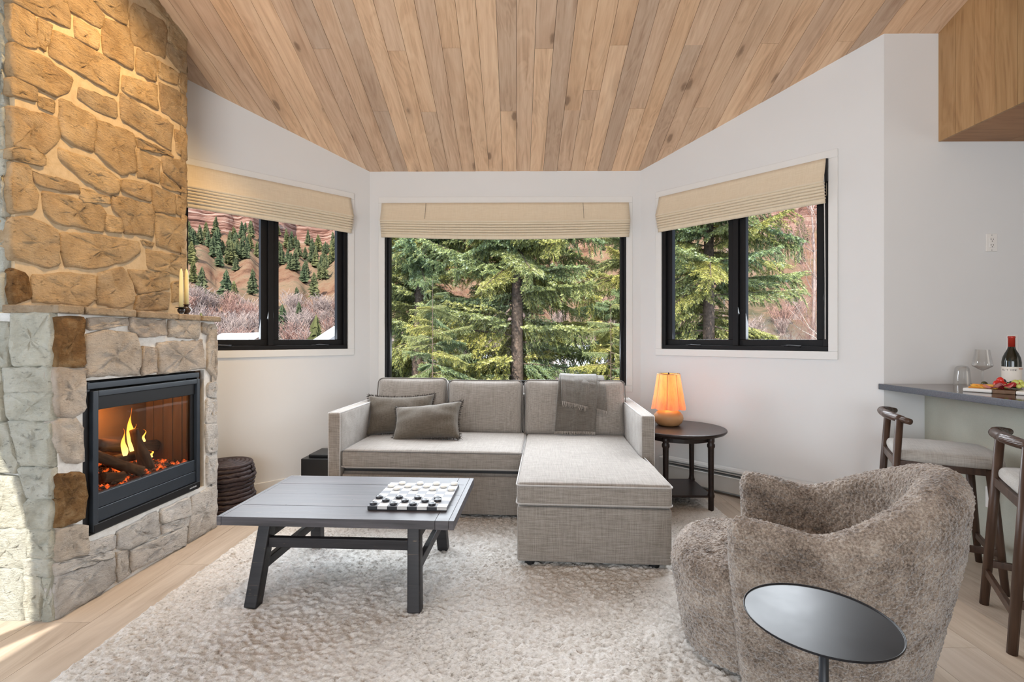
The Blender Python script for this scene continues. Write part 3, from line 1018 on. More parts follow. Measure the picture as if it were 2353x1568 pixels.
# recessed downlights in the slope above the picture ------------------------
def downlight(x, y, energy, color, target, label, size=R(80), blend=.8):
    z = ceil_z(y)
    o = empty('recessed_downlight', (x, y, z - .002), 0, label, 'downlight', 'recessed ceiling lights')
    o.rotation_euler = (-ang, 0, 0)
    MB().lathe([(.060, -.004), (.075, -.004), (.078, 0), (.060, .0)], 32).build('trim_ring', MT['white_plastic'], o, smooth=True)
    lamp('downlight_beam', 'SPOT', (x, y - .01, z - .03), energy, color, target=target, spot_size=size, spot_blend=blend, shadow_soft_size=.05)
downlight(-1.30, 2.30, 175, (1.0, .66, .30), (-2.19, 2.62, 2.05), 'recessed downlight washing the chimney stones')
UP= [[(13,2707),(236,2861),(261,2800),(266,2745),(103,2706),(13,2690)],[(251,2872),(363,2949),(443,2931),(431,2850),(266,2828)],[(379,2960),(600,3113),(594,2969),(455,2954)],[(627,3064),(662,3127),(872,3165),(888,3114),(880,2956),(648,2891),(627,2951)],[(740,3221),(848,3284),(1056,3215),(1051,3165),(954,3181)],[(904,3187),(1051,3158),(1056,3097),(971,3059),(904,3075)],[(896,3052),(1056,3084),(1056,2954),(989,2949),(896,2984)],[(5,2675),(85,2689),(99,2553),(51,2528),(5,2532)],[(112,2689),(172,2695),(158,2621),(144,2566),(112,2574)],[(292,2806),(419,2816),(414,2730),(297,2720)],[(467,2915),(607,2961),(627,2890),(634,2747),(455,2728),(449,2829)],[(187,2681),(287,2699),(541,2712),(535,2557),(163,2553)],[(676,2873),(801,2893),(793,2763),(669,2749)],[(832,2898),(980,2912),(980,2842),(840,2806)],[(1006,2920),(1056,2928),(1056,2823),(997,2839)],[(5,2505),(139,2521),(271,2494),(266,2442),(196,2383),(5,2379)],[(580,2679),(808,2741),(816,2607),(574,2593)],[(840,2775),(1056,2804),(1056,2598),(856,2619)],[(5,2357),(90,2357),(94,2305),(13,2287)],[(319,2474),(516,2509),(529,2423),(396,2410),(313,2421)],[(117,2329),(182,2338),(182,2300),(121,2295)],[(561,2564),(937,2564),(929,2404),(567,2430)],[(4,2231),(196,2273),(201,2171),(139,2081),(59,2078),(4,2063)],[(221,2371),(396,2374),(391,2191),(287,2181),(216,2215)],[(419,2358),(641,2383),(655,2173),(554,2128),(414,2185)],[(971,2547),(1056,2549),(1056,2406),(980,2411)],[(669,2372),(904,2382),(954,2370),(676,2320)],[(676,2306),(824,2297),(824,2171),(676,2158)],[(856,2333),(1056,2373),(1056,2194),(872,2247)],[(856,2230),(1051,2172),(872,2149),(848,2172)],[(211,2132),(396,2137),(541,2091),(541,2026),(479,1996),(308,2035),(216,2081)],[(4,2046),(77,2084),(135,2061),(130,2022),(4,2007)],[(567,2099),(755,2131),(763,2033),(567,2044)],[(778,2132),(954,2125),(954,2011),(793,1988)],[(980,2132),(1051,2133),(1042,2014),(980,2024)],[(4,1992),(68,1991),(81,1923),(103,1894),(99,1811),(5,1777)],[(85,1979),(308,1990),(313,1952),(216,1937),(112,1933)],[(324,1975),(479,1975),(485,1945),(330,1922)],[(135,1904),(431,1919),(461,1875),(449,1793),(187,1777),(144,1823)],[(504,1993),(763,2015),(785,1944),(778,1836),(580,1816),(567,1890),(516,1921)],[(801,1966),(1042,1995),(1056,1871),(1056,1778),(824,1785)],[(467,1871),(554,1871),(561,1812),(467,1802)],[(13,1736),(59,1765),(196,1742),(206,1696),(201,1581),(158,1560),(17,1579)],[(226,1734),(408,1758),(676,1774),(690,1719),(607,1655),(419,1594),(246,1578),(216,1660)],[(740,1740),(1056,1752),(1056,1616),(921,1636),(748,1642)],[(4,1524),(59,1514),(81,1409),(4,1376)],[(90,1505),(216,1535),(396,1544),(402,1426),(340,1391),(90,1400)],[(419,1562),(567,1610),(627,1534),(634,1433),(554,1394),(419,1406)],[(607,1610),(904,1627),(912,1529),(676,1488)],[(676,1471),(904,1506),(904,1405),(648,1389)],[(946,1570),(1056,1603),(1056,1479),(946,1457)],[(697,1788),(785,1793),(778,1768),(719,1769)]]
LO= [[(16,1313),(115,1313),(125,1100),(20,1101)],[(147,1314),(363,1323),(369,1291),(174,1271),(147,1280)],[(382,1324),(617,1322),(625,1245),(442,1238),(382,1281)],[(648,1323),(900,1332),(890,1228),(648,1239)],[(929,1320),(968,1315),(968,1255),(929,1268)],[(136,1236),(241,1262),(415,1249),(449,1172),(442,1072),(429,1034),(253,1049),(136,1046)],[(463,1183),(549,1170),(549,1041),(456,1036)],[(571,1198),(929,1209),(948,1043),(747,1036),(571,1033)],[(987,1309),(1056,1318),(1056,954),(977,1028)],[(6,1093),(125,1086),(131,896),(59,869),(6,896),(4,970)],[(16,871),(79,871),(120,801),(115,658),(40,677),(16,765)],[(16,627),(120,608),(136,487),(131,402),(16,406)],[(16,399),(131,363),(141,232),(16,252)],[(977,935),(1056,940),(1056,844),(977,862)],[(968,843),(1056,830),(1056,679),(958,698)],[(958,685),(1056,666),(1056,487),(968,511)],[(977,482),(1056,474),(1056,295),(977,308)],[(141,271),(288,261),(288,189),(147,215)],[(307,265),(564,274),(579,146),(363,157),(307,181)],[(586,272),(799,273),(817,166),(601,196)],[(601,184),(799,160),(799,116),(601,137)],[(826,264),(1056,281),(1056,14),(799,15)],[(382,133),(782,110),(790,6),(389,33)],[(4,187),(282,150),(294,30),(218,17),(4,8)],[(307,167),(365,140),(371,20),(313,16)],[(16,245),(131,217),(288,184),(282,155),(4,196)]]
SI= [[(-192,1326),(6,1335),(11,1107),(-197,1107)],[(-303,1290),(-206,1290),(-211,1107),(-303,1107)],[(-238,1096),(6,1093),(6,997),(-234,992)],[(-234,983),(6,988),(6,869),(-224,874)],[(-211,860),(11,860),(11,673),(-155,677)],[(-160,663),(11,664),(11,531),(-118,531),(-146,586)],[(-123,522),(11,522),(11,403),(-118,403)],[(-114,394),(11,394),(11,275),(-118,275)],[(-128,266),(11,266),(6,198),(-128,202)],[(-128,192),(-68,193),(-68,1),(-128,0)],[(-58,188),(2,188),(2,1),(-58,5)],[(-303,393),(-128,394),(-128,229),(-303,228)],[(-303,219),(-137,220),(-141,0),(-303,0)],[(-303,631),(-169,613),(-137,494),(-128,403),(-303,402)],[(-303,851),(-220,855),(-169,677),(-178,640),(-303,645)],[(-303,1093),(-248,1093),(-243,864),(-303,864)]]
# ------------------------------------------------------------------ stone fireplace (local x along the face, y into the stone, z up)
FP = Vector((-1.992, 2.110, 0)); FA = math.atan2(1.059, .045); FL = 1.060; UOFF = .205
LEDGE = 1.335
fp = empty('stone_fireplace', FP, FA, 'tall rough stone fireplace and chimney of buff limestone', 'fireplace')
OP = (.128, .950, .300, 1.028)     # firebox opening s0 s1 z0 z1
BACK = .66
rec = .014
ztopc = ceil_z(FP.y) + .03
m = MB()
m.box(rec, OP[0], .006, BACK, 0, LEDGE)
m.box(OP[1], FL - rec, .006, BACK, 0, LEDGE)
m.box(OP[0], OP[1], .006, BACK, 0, OP[2])
m.box(OP[0], OP[1], .006, BACK, OP[3], LEDGE)
m.box(OP[0], OP[1], .50, BACK, OP[2], OP[3])
m.build('mortar', MT['mortar_grey'], fp)
zc0 = ceil_z(FP.y + .0) + .02
zc1 = ceil_z(FP.y + FL) + .02
m = MB()
a, b, y0, y1 = rec, FL - rec + .01, UOFF + .002, BACK
m.hexa([(a, y0, LEDGE), (b, y0, LEDGE), (b, y1, LEDGE), (a, y1, LEDGE)], [(a, y0, zc0), (b, y0, zc1), (b, y1, zc1), (a, y1, zc0)])
m.build('mortar', MT['mortar'], fp)

sr = random.Random(11)
def stone_mesh(poly, proud=.012, jit=.0045, depth=.05, grow=.009):
    """poly: outline in metres (u, v). Front towards -y; rounded, chipped face"""
    p = []
    n = len(poly)
    for i in range(n):
        a = poly[i]; b = poly[(i + 1) % n]
        L = math.hypot(b[0] - a[0], b[1] - a[1])
        k = max(1, int(L / .055))
        for j in range(k):
            t = j / k
            p.append((a[0] + (b[0] - a[0]) * t, a[1] + (b[1] - a[1]) * t))
    # swell the outline a little so that the joints stay narrow
    cx = sum(q[0] for q in p) / len(p); cy = sum(q[1] for q in p) / len(p)
    ext = max(max(abs(q[0] - cx) for q in p), .02); eyt = max(max(abs(q[1] - cy) for q in p), .02)
    p = [(cx + (x - cx) * (1 + grow / ext), cy + (y - cy) * (1 + grow / eyt)) for x, y in p]
    p = chaikin(p, 1)
    cx = sum(q[0] for q in p) / len(p); cy = sum(q[1] for q in p) / len(p)
    p = [(x + sr.uniform(-jit, jit), y + sr.uniform(-jit, jit)) for x, y in p]
    rings = [(1.0, depth), (1.0, .006), (.965, -proud * .75), (.86, -proud), (.66, -proud), (.42, -proud), (.2, -proud)]
    v = []
    for k, (sc, y) in enumerate(rings):
        for (x, z) in p:
            yy = y + (sr.uniform(-.0065, .0065) if k >= 2 else 0)
            ins = .010 if k == 2 else 0
            v.append((cx + (x - cx) * sc, yy, cy + (z - cy) * sc))
    n = len(p)
    f = [(k * n + i, k * n + (i + 1) % n, (k + 1) * n + (i + 1) % n, (k + 1) * n + i) for k in range(len(rings) - 1) for i in range(n)]
    v.append((cx, -proud - .002, cy))
    last = (len(rings) - 1) * n
    f += [(last + i, last + (i + 1) % n, len(v) - 1) for i in range(n)]
    # local origin at the stone's centre
    m = MB()
    m.add([(x - cx, y, z - cy) for x, y, z in v], f)
    return m, (cx, cy)

def lay(polys, yoff, pick, rotz=0, org=(0, 0), proud=.012, grow=.009):
    for i, q in enumerate(polys):
        P = [((x if x > 22 else 3) / 1000, z / 1000) for x, z in q]
        m, (cx, cz) = stone_mesh(P, proud * sr.uniform(.7, 1.5), grow=grow)
        mat = pick(i, cx, cz)
        if rotz == 0: m.build('stone', MT[mat], fp, (cx, yoff, cz), smooth=True)
        else: m.build('stone', MT[mat], fp, (org[0], org[1] - cx, cz), (0, 0, rotz), smooth=True)

lay(UP, UOFF, lambda i, x, z: 'stone_rust' if i in (45,) else 'stone_buff', proud=.007, grow=.013)
lay(LO, 0.0, lambda i, x, z: 'stone_rust' if i in (0, 11) else ('stone_grey' if z < .29 or i in (13, 14, 15, 16) else 'stone_cream'), proud=.008)
# near side (faces the viewer): local x = 0 plane, running to -x in the world = local +y
side = [[(x, z) for x, z in q] for q in SI]
def lay_side(polys, y_shift, prd=.013):
    for q in polys:
        P = [(min(x, -16) / 1000, max(0.0, z / 1000)) for x, z in q]
        m, (cx, cz) = stone_mesh(P, prd * sr.uniform(.7, 1.6), .005)
        m.build('stone', MT['stone_pale'], fp, (0, -cx + y_shift, cz), (0, 0, R(-90)), smooth=True)
lay_side(side, 0.0)
# rest of the near side, farther to the left and above the ledge
zz = 0.0
rest = []
while zz < 1.30:
    h = sr.uniform(.12, .22)
    h = min(h, 1.32 - zz)
    w0 = -700
    while w0 < -330:
        w = sr.uniform(150, 330)
        w = min(w, -312 - w0)
        rest.append([(w0, zz * 1000 + 6), (w0 + w - 10, zz * 1000 + 6), (w0 + w - 10, (zz + h) * 1000 - 6), (w0, (zz + h) * 1000 - 6)])
        w0 += w
    zz += h
lay_side(rest, 0.0)
zz = 1.345
rest = []
while zz < zc0 - .04:
    h = min(sr.uniform(.10, .24), zc0 - zz)
    w0 = -700
    while w0 < -230:
        w = min(sr.uniform(140, 300), -UOFF * 1000 - w0 - 18)
        rest.append([(w0, zz * 1000 + 6), (w0 + w - 10, zz * 1000 + 6), (w0 + w - 10, (zz + h) * 1000 - 6), (w0, (zz + h) * 1000 - 6)])
        w0 += w
    zz += h
lay_side(rest, 0.0)
# far end: thin quoins, seen as the broken right outline
zz = 0.0
while zz < zc1 - .05:
    h = min(sr.uniform(.13, .25), zc1 - .02 - zz)
    lowr = zz < LEDGE - .05
    if lowr: h = min(h, LEDGE - .03 - zz)
    y0_ = 0.0 if lowr else UOFF
    y = y0_
    while y < BACK - .05:
        w = min(sr.uniform(.16, .3), BACK - y)
        P = [(y + .004, zz + .005), (y + w - .005, zz + .005), (y + w - .005, zz + h - .005), (y + .004, zz + h - .005)]
        m, (cx, cz) = stone_mesh(P, .010)
        m.build('stone', MT['stone_grey' if lowr and zz < .4 else ('stone_cream' if lowr else 'stone_buff')], fp, (FL, cx, cz), (0, 0, R(90)), smooth=True)
        y += w
    zz += h
    if lowr and zz > LEDGE - .06: zz = 1.372
# ledge stones
for a, b in ((-.015, .115), (.120, .41), (.415, .70), (.705, .90), (.905, 1.085)):
    q = [(a, -.022 + sr.uniform(-.006, .006)), (b - .006, -.022 + sr.uniform(-.006, .006)), (b - .006, UOFF + .03), (a, UOFF + .03)]
    mm = MB()
    pts = []
    for i in range(4):
        A = q[i]; B = q[(i + 1) % 4]
        for j in range(4):
            t = j / 4
            pts.append((A[0] + (B[0] - A[0]) * t + sr.uniform(-.003, .003), A[1] + (B[1] - A[1]) * t + sr.uniform(-.003, .003)))
    c = ((a + b) / 2, UOFF / 2)
    pts = [(x - c[0], y - c[1]) for x, y in pts]
    mm.slab(pts, 0, .034 + sr.uniform(-.003, .003))
    mm.build('ledge_stone', MT['stone_ledge'], fp, (c[0], c[1], LEDGE - .001), bevel=.006)
# raw brown strip right of the insert and lintel mortar
MB().box(.907, OP[1] + .004, .030, .09, OP[2], OP[3]).build('filler_strip', MT['log_bark'], fp)

# insert ------------------------------------------------------------
ins = empty('fireplace_insert', FP, FA, 'black framed glass-front gas fireplace insert set in the stone', 'fireplace insert')
def ib(n, mat, x0, x1, y0, y1, z0, z1, bev=.003, parent=None): return MB().box(x0, x1, y0, y1, z0, z1).build(n, MT[mat], parent or ins, bevel=bev)
ib('surround', 'box_black', .115, .170, .010, .06, .296, 1.02)
ib('surround', 'navy_metal', .150, .907, .004, .06, .985, 1.016)
ib('surround', 'box_black', .130, .907, .014, .07, .296, .330)
ib('surround', 'box_black', .888, .907, .006, .06, .296, 1.0)
ib('frame_stile', 'navy_metal', .166, .194, -.010, .03, .315, .977)
ib('frame_stile', 'navy_metal', .868, .892, -.010, .03, .315, .977)
ib('frame_rail', 'navy_metal', .194, .868, -.010, .03, .949, .977)
ib('upper_panel', 'black_frame', .194, .868, .004, .03, .884, .949)
ib('lower_panel', 'navy_metal', .194, .868, .002, .03, .418, .486)
ib('lower_panel', 'navy_metal', .194, .868, .000, .03, .352, .416)
ib('lower_panel', 'black_frame', .168, .892, -.012, .03, .310, .350)
for i in range(7):
    ib('badge_letter', 'print_grey', .800 + i * .009, .8055 + i * .009, -.0135, -.012, .325, .331 + .002 * (i % 2), 0)
ib('inner_stile', 'black_frame', .838, .868, .010, .03, .486, .884)
MB().box(.194, .840, .018, .021, .486, .884).build('pane', MT['fire_glass'], ins)
# firebox shell
fb = MB()
fb.add([(.18, .035, .47), (.875, .035, .47), (.875, .32, .47), (.18, .32, .47), (.18, .035, .90), (.875, .035, .90), (.875, .32, .90), (.18, .32, .90)],
       [(0, 1, 2, 3), (4, 7, 6, 5), (1, 5, 6, 2), (2, 6, 7, 3), (3, 7, 4, 0)])
fbo = fb.build('firebox', MT['firebox_panel'], ins, fix=False)
for y in (.09, .15, .21, .27):
    ib('liner_rib', 'firebox_panel', .868, .874, y, y + .008, .47, .90, 0)
MB().tube([(.858, .045, .49), (.858, .045, .88)], .006, 8).build('side_tube', MT['brass'], ins)
# ember bed: uncountable coals
eb = MB()
for i in range(420):
    x = sr.uniform(.20, .86); y = sr.uniform(.045, .31); r = sr.uniform(.008, .024)
    h = .478 + .06 * math.exp(-((x - .52) / .2) ** 2) * (y / .3) + sr.uniform(0, .014)
    if x > .70: h -= .006
    dx = [sr.uniform(.7, 1.2) * r for _ in range(6)]
    eb.add([(x + dx[0], y, h), (x - dx[1], y, h), (x, y + dx[2], h), (x, y - dx[3], h), (x, y, h + dx[4] * .8), (x, y, h - dx[5] * .8)],
           [(0, 2, 4), (2, 1, 4), (1, 3, 4), (3, 0, 4), (2, 0, 5), (1, 2, 5), (3, 1, 5), (0, 3, 5)])
ebo = eb.build('ember_bed', MT['embers'], ins, fix=False)
tag(ebo, 'glowing red coals and grey ash', kind='stuff')

def log(name, a, b, r0, r1, label):
    a = Vector(a); b = Vector(b)
    L = (b - a).length
    o = MB()
    n = 14
    pts = []
    m_ = 12
    v = []
    for i in range(m_ + 1):
        t = i / m_
        r = (r0 + (r1 - r0) * t) * (1 + sr.uniform(-.06, .06))
        cx_, cy_ = .006 * math.sin(t * 5), .006 * math.cos(t * 4)
        for k in range(n):
            aa = 2 * PI * k / n
            rr = r * (1 + .10 * math.sin(3 * aa + 1) + sr.uniform(-.07, .07))
            v.append((t * L, cx_ + rr * math.cos(aa), cy_ + rr * math.sin(aa)))
    f = [(i * n + k, i * n + (k + 1) % n, (i + 1) * n + (k + 1) % n, (i + 1) * n + k) for i in range(m_) for k in range(n)]
    f += [tuple(range(n - 1, -1, -1)), tuple(m_ * n + k for k in range(n))]
    o.add(v, f)
    ob = o.build(name, MT['log_bark'], smooth=True)
    M_ = Matrix.Translation(FP) @ Matrix.Rotation(FA, 4, 'Z') @ Matrix.Translation(a) @ (b - a).to_track_quat('X', 'Z').to_matrix().to_4x4()
    ob.matrix_world = M_
    tag(ob, label, 'log', 'logs in the fireplace')
    return ob
log('fire_log', (.43, .22, .66), (.84, .245, .575), .034, .036, 'charred log lying across the back of the fire')
log('fire_log', (.30, .13, .645), (.535, .075, .51), .024, .028, 'dark log slanting down at the front left of the fire')
log('fire_log', (.605, .095, .50), (.565, .125, .725), .036, .020, 'split log standing upright in the middle of the fire')
log('fire_log', (.30, .075, .528), (.405, .07, .515), .026, .028, 'short charred chunk at the front of the coals')
log('fire_log', (.46, .165, .57), (.62, .155, .585), .026, .026, 'charred log under the flames')

def flame(name, base, h, r, lean, twist, label):
    m = MB()
    n = 12
    k = 16
    v = []
    for i in range(k + 1):
        t = i / k
        rr = r * (math.sin(PI * min(1, t * 1.05 + .13)) ** .8) * (1 - t) ** .55 + .0006
        ox = lean * t ** 1.3 + .018 * math.sin(t * 7 + twist) * t
        oy = .008 * math.sin(t * 5 + twist * 2) * t
        for j in range(n):
            a = 2 * PI * j / n
            w = 1 + .25 * math.sin(2 * a + t * 6 + twist)
            v.append((ox + rr * w * math.cos(a), oy + rr * .6 * math.sin(a), t * h))
    f = [(i * n + j, i * n + (j + 1) % n, (i + 1) * n + (j + 1) % n, (i + 1) * n + j) for i in range(k) for j in range(n)]
    f += [tuple(range(n - 1, -1, -1)), tuple(k * n + j for j in range(n))]
    m.add(v, f)
    o = m.build(name, MT['flame'], smooth=True)
    o.matrix_world = Matrix.Translation(FP) @ Matrix.Rotation(FA, 4, 'Z') @ Matrix.Translation(Vector(base))
    return tag(o, label, 'flame', 'flames of the fire')
flame('flame', (.595, .165, .590), .250, .030, -.028, .4, 'tallest yellow flame in the middle of the fire')
flame('flame', (.520, .145, .590), .148, .019, -.014, 2.0, 'shorter twin-tipped flame left of the tallest one')
flame('flame', (.622, .18, .66), .080, .010, .0, 1.0, 'thin flame tip just beside the upright log')
flame('flame', (.694, .18, .63), .075, .009, -.008, 3.1, 'small flame wisp right of the upright log')
flame('flame', (.715, .155, .535), .045, .013, -.01, 3.6, 'low flame at the foot of the upright log')
flp = Matrix.Translation(FP) @ Matrix.Rotation(FA, 4, 'Z') @ Vector((.50, .19, .80))
fl = lamp('fire_glow', 'POINT', flp, 3.0, (1.0, .36, .07), shadow_soft_size=.05)

# candles on the ledge -----------------------------------------------
LZ = LEDGE + .033
def world_fp(x, y, z): return Matrix.Translation(FP) @ Matrix.Rotation(FA, 4, 'Z') @ Vector((x, y, z))
c1 = world_fp(.845, .075, LZ); c2 = world_fp(.905, .085, LZ)
h = empty('candle_holder', c1, 0, 'squat black candle holder with a wide dish on the stone ledge', 'candle holder', 'candle holders on the ledge')
MB().lathe([(.012, 0), (.014, .004), (.010, .008), (.019, .020), (.020, .032), (.014, .040)], 20).build('bowl', MT['holder_black'], h, smooth=True)
MB().lathe([(.012, .040), (.030, .043), (.031, .046), (.012, .046)], 20).build('dish', MT['holder_black'], h, smooth=True)
h = empty('candle_holder', c2, 0, 'dark brown turned candle holder at the end of the stone ledge', 'candle holder', 'candle holders on the ledge')
MB().lathe([(.015, 0), (.017, .004), (.013, .012), (.024, .028), (.027, .036), (.022, .046), (.012, .056), (.013, .060)], 20).build('body', MT['holder_brown'], h, smooth=True)
MB().lathe([(.013, .060), (.020, .064), (.020, .068), (.010, .068)], 20).build('cup', MT['holder_brown'], h, smooth=True)
def candle(p, z, hh, label):
    o = empty('taper_candle', (p.x, p.y, p.z + z), 0, label, 'candle', 'taper candles on the ledge')
    MB().lathe([(.0115, 0), (.0115, hh * .5), (.0095, hh * .85), (.007, hh - .015), (.0035, hh - .004), (.001, hh)], 14).build('wax', MT['candle_wax'], o, smooth=True)
    MB().tube([(0, 0, hh - .002), (.001, 0, hh + .006), (.003, 0, hh + .010)], .0008, 5).build('wick', MT['slot_dark'], o)
candle(c1, .046, .235, 'cream taper candle in the black dish holder')
candle(c2, .066, .222, 'cream taper candle in the brown turned holder')
# ------------------------------------------------------------------ rug
RX0, RX1, RY0, RY1 = -1.655, 1.445, .55, 3.80
def build_rug():
    nx, ny = 430, 420
    xs = np.linspace(RX0, RX1, nx); ys = np.linspace(RY0, RY1, ny)
    X, Y = np.meshgrid(xs, ys)
    n = rng.random((ny, nx))
    n2 = (n + np.roll(n, 1, 1) + np.roll(n, -1, 1) + np.roll(n, 1, 0) * .6) / 3.6
    low = rng.random((ny // 8 + 2, nx // 8 + 2))
    iy = np.linspace(0, low.shape[0] - 1.001, ny); ix = np.linspace(0, low.shape[1] - 1.001, nx)
    a = iy.astype(int); b = ix.astype(int); fy = (iy - a)[:, None]; fx = (ix - b)[None, :]
    lw = low[a][:, b] * (1 - fy) * (1 - fx) + low[a + 1][:, b] * fy * (1 - fx) + low[a][:, b + 1] * (1 - fy) * fx + low[a + 1][:, b + 1] * fy * fx
    Z = .002 + .026 * n2 + .006 * lw
    X = X + (rng.random(X.shape) - .5) * .005
    Y = Y + (rng.random(X.shape) - .5) * .005
    edge = np.minimum.reduce([(X - RX0), (RX1 - X), (Y - RY0), (RY1 - Y)])
    Z = Z * np.clip(edge / .02, 0.05, 1)
    X[:, 0] += (rng.random(ny) - .5) * .014
    X[:, -1] += (rng.random(ny) - .5) * .014
    V = np.stack([X, Y, Z], -1).reshape(-1, 3)
    idx = np.arange(nx * ny).reshape(ny, nx)
    F = np.stack([idx[:-1, :-1], idx[:-1, 1:], idx[1:, 1:], idx[1:, :-1]], -1).reshape(-1, 4)
    me = bpy.data.meshes.new('area_rug')
    me.vertices.add(len(V)); me.vertices.foreach_set('co', V.ravel().astype(np.float32))
    me.loops.add(F.size); me.loops.foreach_set('vertex_index', F.ravel().astype(np.int32))
    me.polygons.add(len(F)); me.polygons.foreach_set('loop_start', np.arange(0, F.size, 4, dtype=np.int32)); me.polygons.foreach_set('loop_total', np.full(len(F), 4, dtype=np.int32))
    me.update()
    me.validate()
    me.polygons.foreach_set('use_smooth', [True] * len(me.polygons))
    return tag(link('area_rug', me, MT['rug_wool']), 'large cream nubby wool rug under the sofa and coffee table', 'rug')
build_rug()
RZ = .014

# ------------------------------------------------------------------ sofa (local x along the width, y towards the window, z up)
SO = Vector((-1.288, 3.337, RZ)); SA = R(-3.5)
sofa = empty('sectional_sofa', SO, SA, 'beige linen sectional sofa with a chaise under the picture window', 'sofa')
def so_rbox(name, x0, x1, y0, y1, z0, z1, r, parent=None, mat='sofa_linen', **kw):
    return rbox(x1 - x0, y1 - y0, z1 - z0, r, **kw).build(name, MT[mat], parent or sofa, ((x0 + x1) / 2, (y0 + y1) / 2, z0), smooth=True)
def pipe_loop(parent, w, d, z, r, rad=.0045, mat='piping', name='piping', crown=0.0):
    """closed welt around a rounded rectangle in the parent's local frame"""
    pts = []
    for (cx, cy, a0) in ((w / 2 - r, d / 2 - r, 0), (-(w / 2 - r), d / 2 - r, 90), (-(w / 2 - r), -(d / 2 - r), 180), (w / 2 - r, -(d / 2 - r), 270)):
        for k in range(5):
            a = R(a0 + 22.5 * k)
            pts.append((cx + r * math.cos(a), cy + r * math.sin(a), z))
    pts.append(pts[0])
    return MB().tube(pts, rad, 6, cap=False).build(name, MT[mat], parent, smooth=True)
# arms
for x0, x1 in ((0, .092), (2.105, 2.197)):
    a = so_rbox('arm', x0, x1, 0, 1.03, .02, .705, .018, n=8)
    for xx in (x0 + .006, x1 - .006):
        MB().tube([(xx - (x0 + x1) / 2, -.515 + .004, .02), (xx - (x0 + x1) / 2, -.515 + .004, .675), (xx - (x0 + x1) / 2, -.505, .683), (xx - (x0 + x1) / 2, .50, .683)], .004, 6).build('piping', MT['piping_light'], a, smooth=True)
# back frame and base
so_rbox('back_frame', .09, 2.107, .92, 1.03, .02, .74, .02, n=8)
so_rbox('base', .092, 1.335, .045, .92, .03, .300, .012, n=8)
so_rbox('pull_out_front', .096, 1.33, .010, .045, .030, .285, .010, n=8)
MB().box(.10, 1.33, .05, .60, .28, .318).build('bed_frame', MT['matte_black'], sofa)
# chaise
ch = so_rbox('chaise_base', 1.335, 2.140, -.655, -.01, .028, .318, .012, n=8)
so_rbox('chaise_base_back', 1.335, 2.105, -.01, .92, .03, .318, .012, n=6)
def flare(me, k=.038):
    """the free front of the chaise is a little wider than the part between arm and seat"""
    for v in me.vertices:
        if v.co.x > 0 and v.co.y < -.04:
            v.co.x += k * min(1, (-.04 - v.co.y) / .25)
cc = so_rbox('chaise_cushion', 1.333, 2.104, -.662, .74, .322, .446, .022, n=18, crown=.014)
flare(cc.data)
for zz_ in (.004, .100):
    flare(pipe_loop(cc, .771 + .004, 1.402 + .004, .012 + zz_, .022, .004, 'piping_light', 'welt').data)
# seat cushion
sc_ = so_rbox('seat_cushion', .096, 1.329, -.002, .74, .322, .452, .028, n=14, crown=.014, bulge=.006)
pipe_loop(sc_, 1.233 - .006, .742 - .006, .122, .026, .0042, 'piping')
pipe_loop(sc_, 1.233 + .004, .742 + .004, .016, .024, .004, 'piping_light')
# back cushions
def back_cushion(x0, x1, h, lean, tw, y0=.665):
    w = x1 - x0
    o = empty('back_cushion', ((x0 + x1) / 2, y0, .442)); o.parent = sofa
    o.rotation_euler = (R(-lean), 0, R(tw))
    c = rbox(w, .19, h, .045, n=14, crown=.012, bulge=0)
    # puff the front and back
    q = []
    for x, y, z in c.v:
        u = 2 * x / w; vv = 2 * (z - h / 2) / h
        puff = .048 * max(0, (1 - u * u)) ** .55 * max(0, (1 - vv * vv)) ** .55
        q.append((x * (1 - .018 * (1 - abs(vv))), y + puff * (1 if y > 0 else -1) * abs(2 * y / .19), z + (.010 * abs(u) ** 3 if z > h * .7 else 0)))
    c.v = q
    c.build('cushion_body', MT['sofa_linen'], o, (0, .095, 0), smooth=True)
    # welt around the front edge
    pts = []
    r = .04
    for (cx, cz, a0) in ((w / 2 - r, h - r, 0), (-(w / 2 - r), h - r, 90), (-(w / 2 - r), r, 180), (w / 2 - r, r, 270)):
        for k in range(5):
            a = R(a0 + 22.5 * k)
            pts.append((cx + r * math.cos(a), .012, cz + r * math.sin(a)))
    pts.append(pts[0])
    MB().tube(pts, .0045, 6, cap=False).build('piping', MT['piping'], o, smooth=True)
    return o
back_cushion(.088, .668, .455, 14, 1.2)
back_cushion(.678, 1.295, .440, 14, -.5)
back_cushion(1.305, 2.118, .445, 14, -1.5, .66)
for x, y in ((1.40, -.60), (2.06, -.60), (.06, .06), (2.14, .9), (.06, .96)):
    MB().lathe([(.028, -.006), (.028, .03)], 12).build('foot', MT['matte_black'], sofa, (x, y, 0))

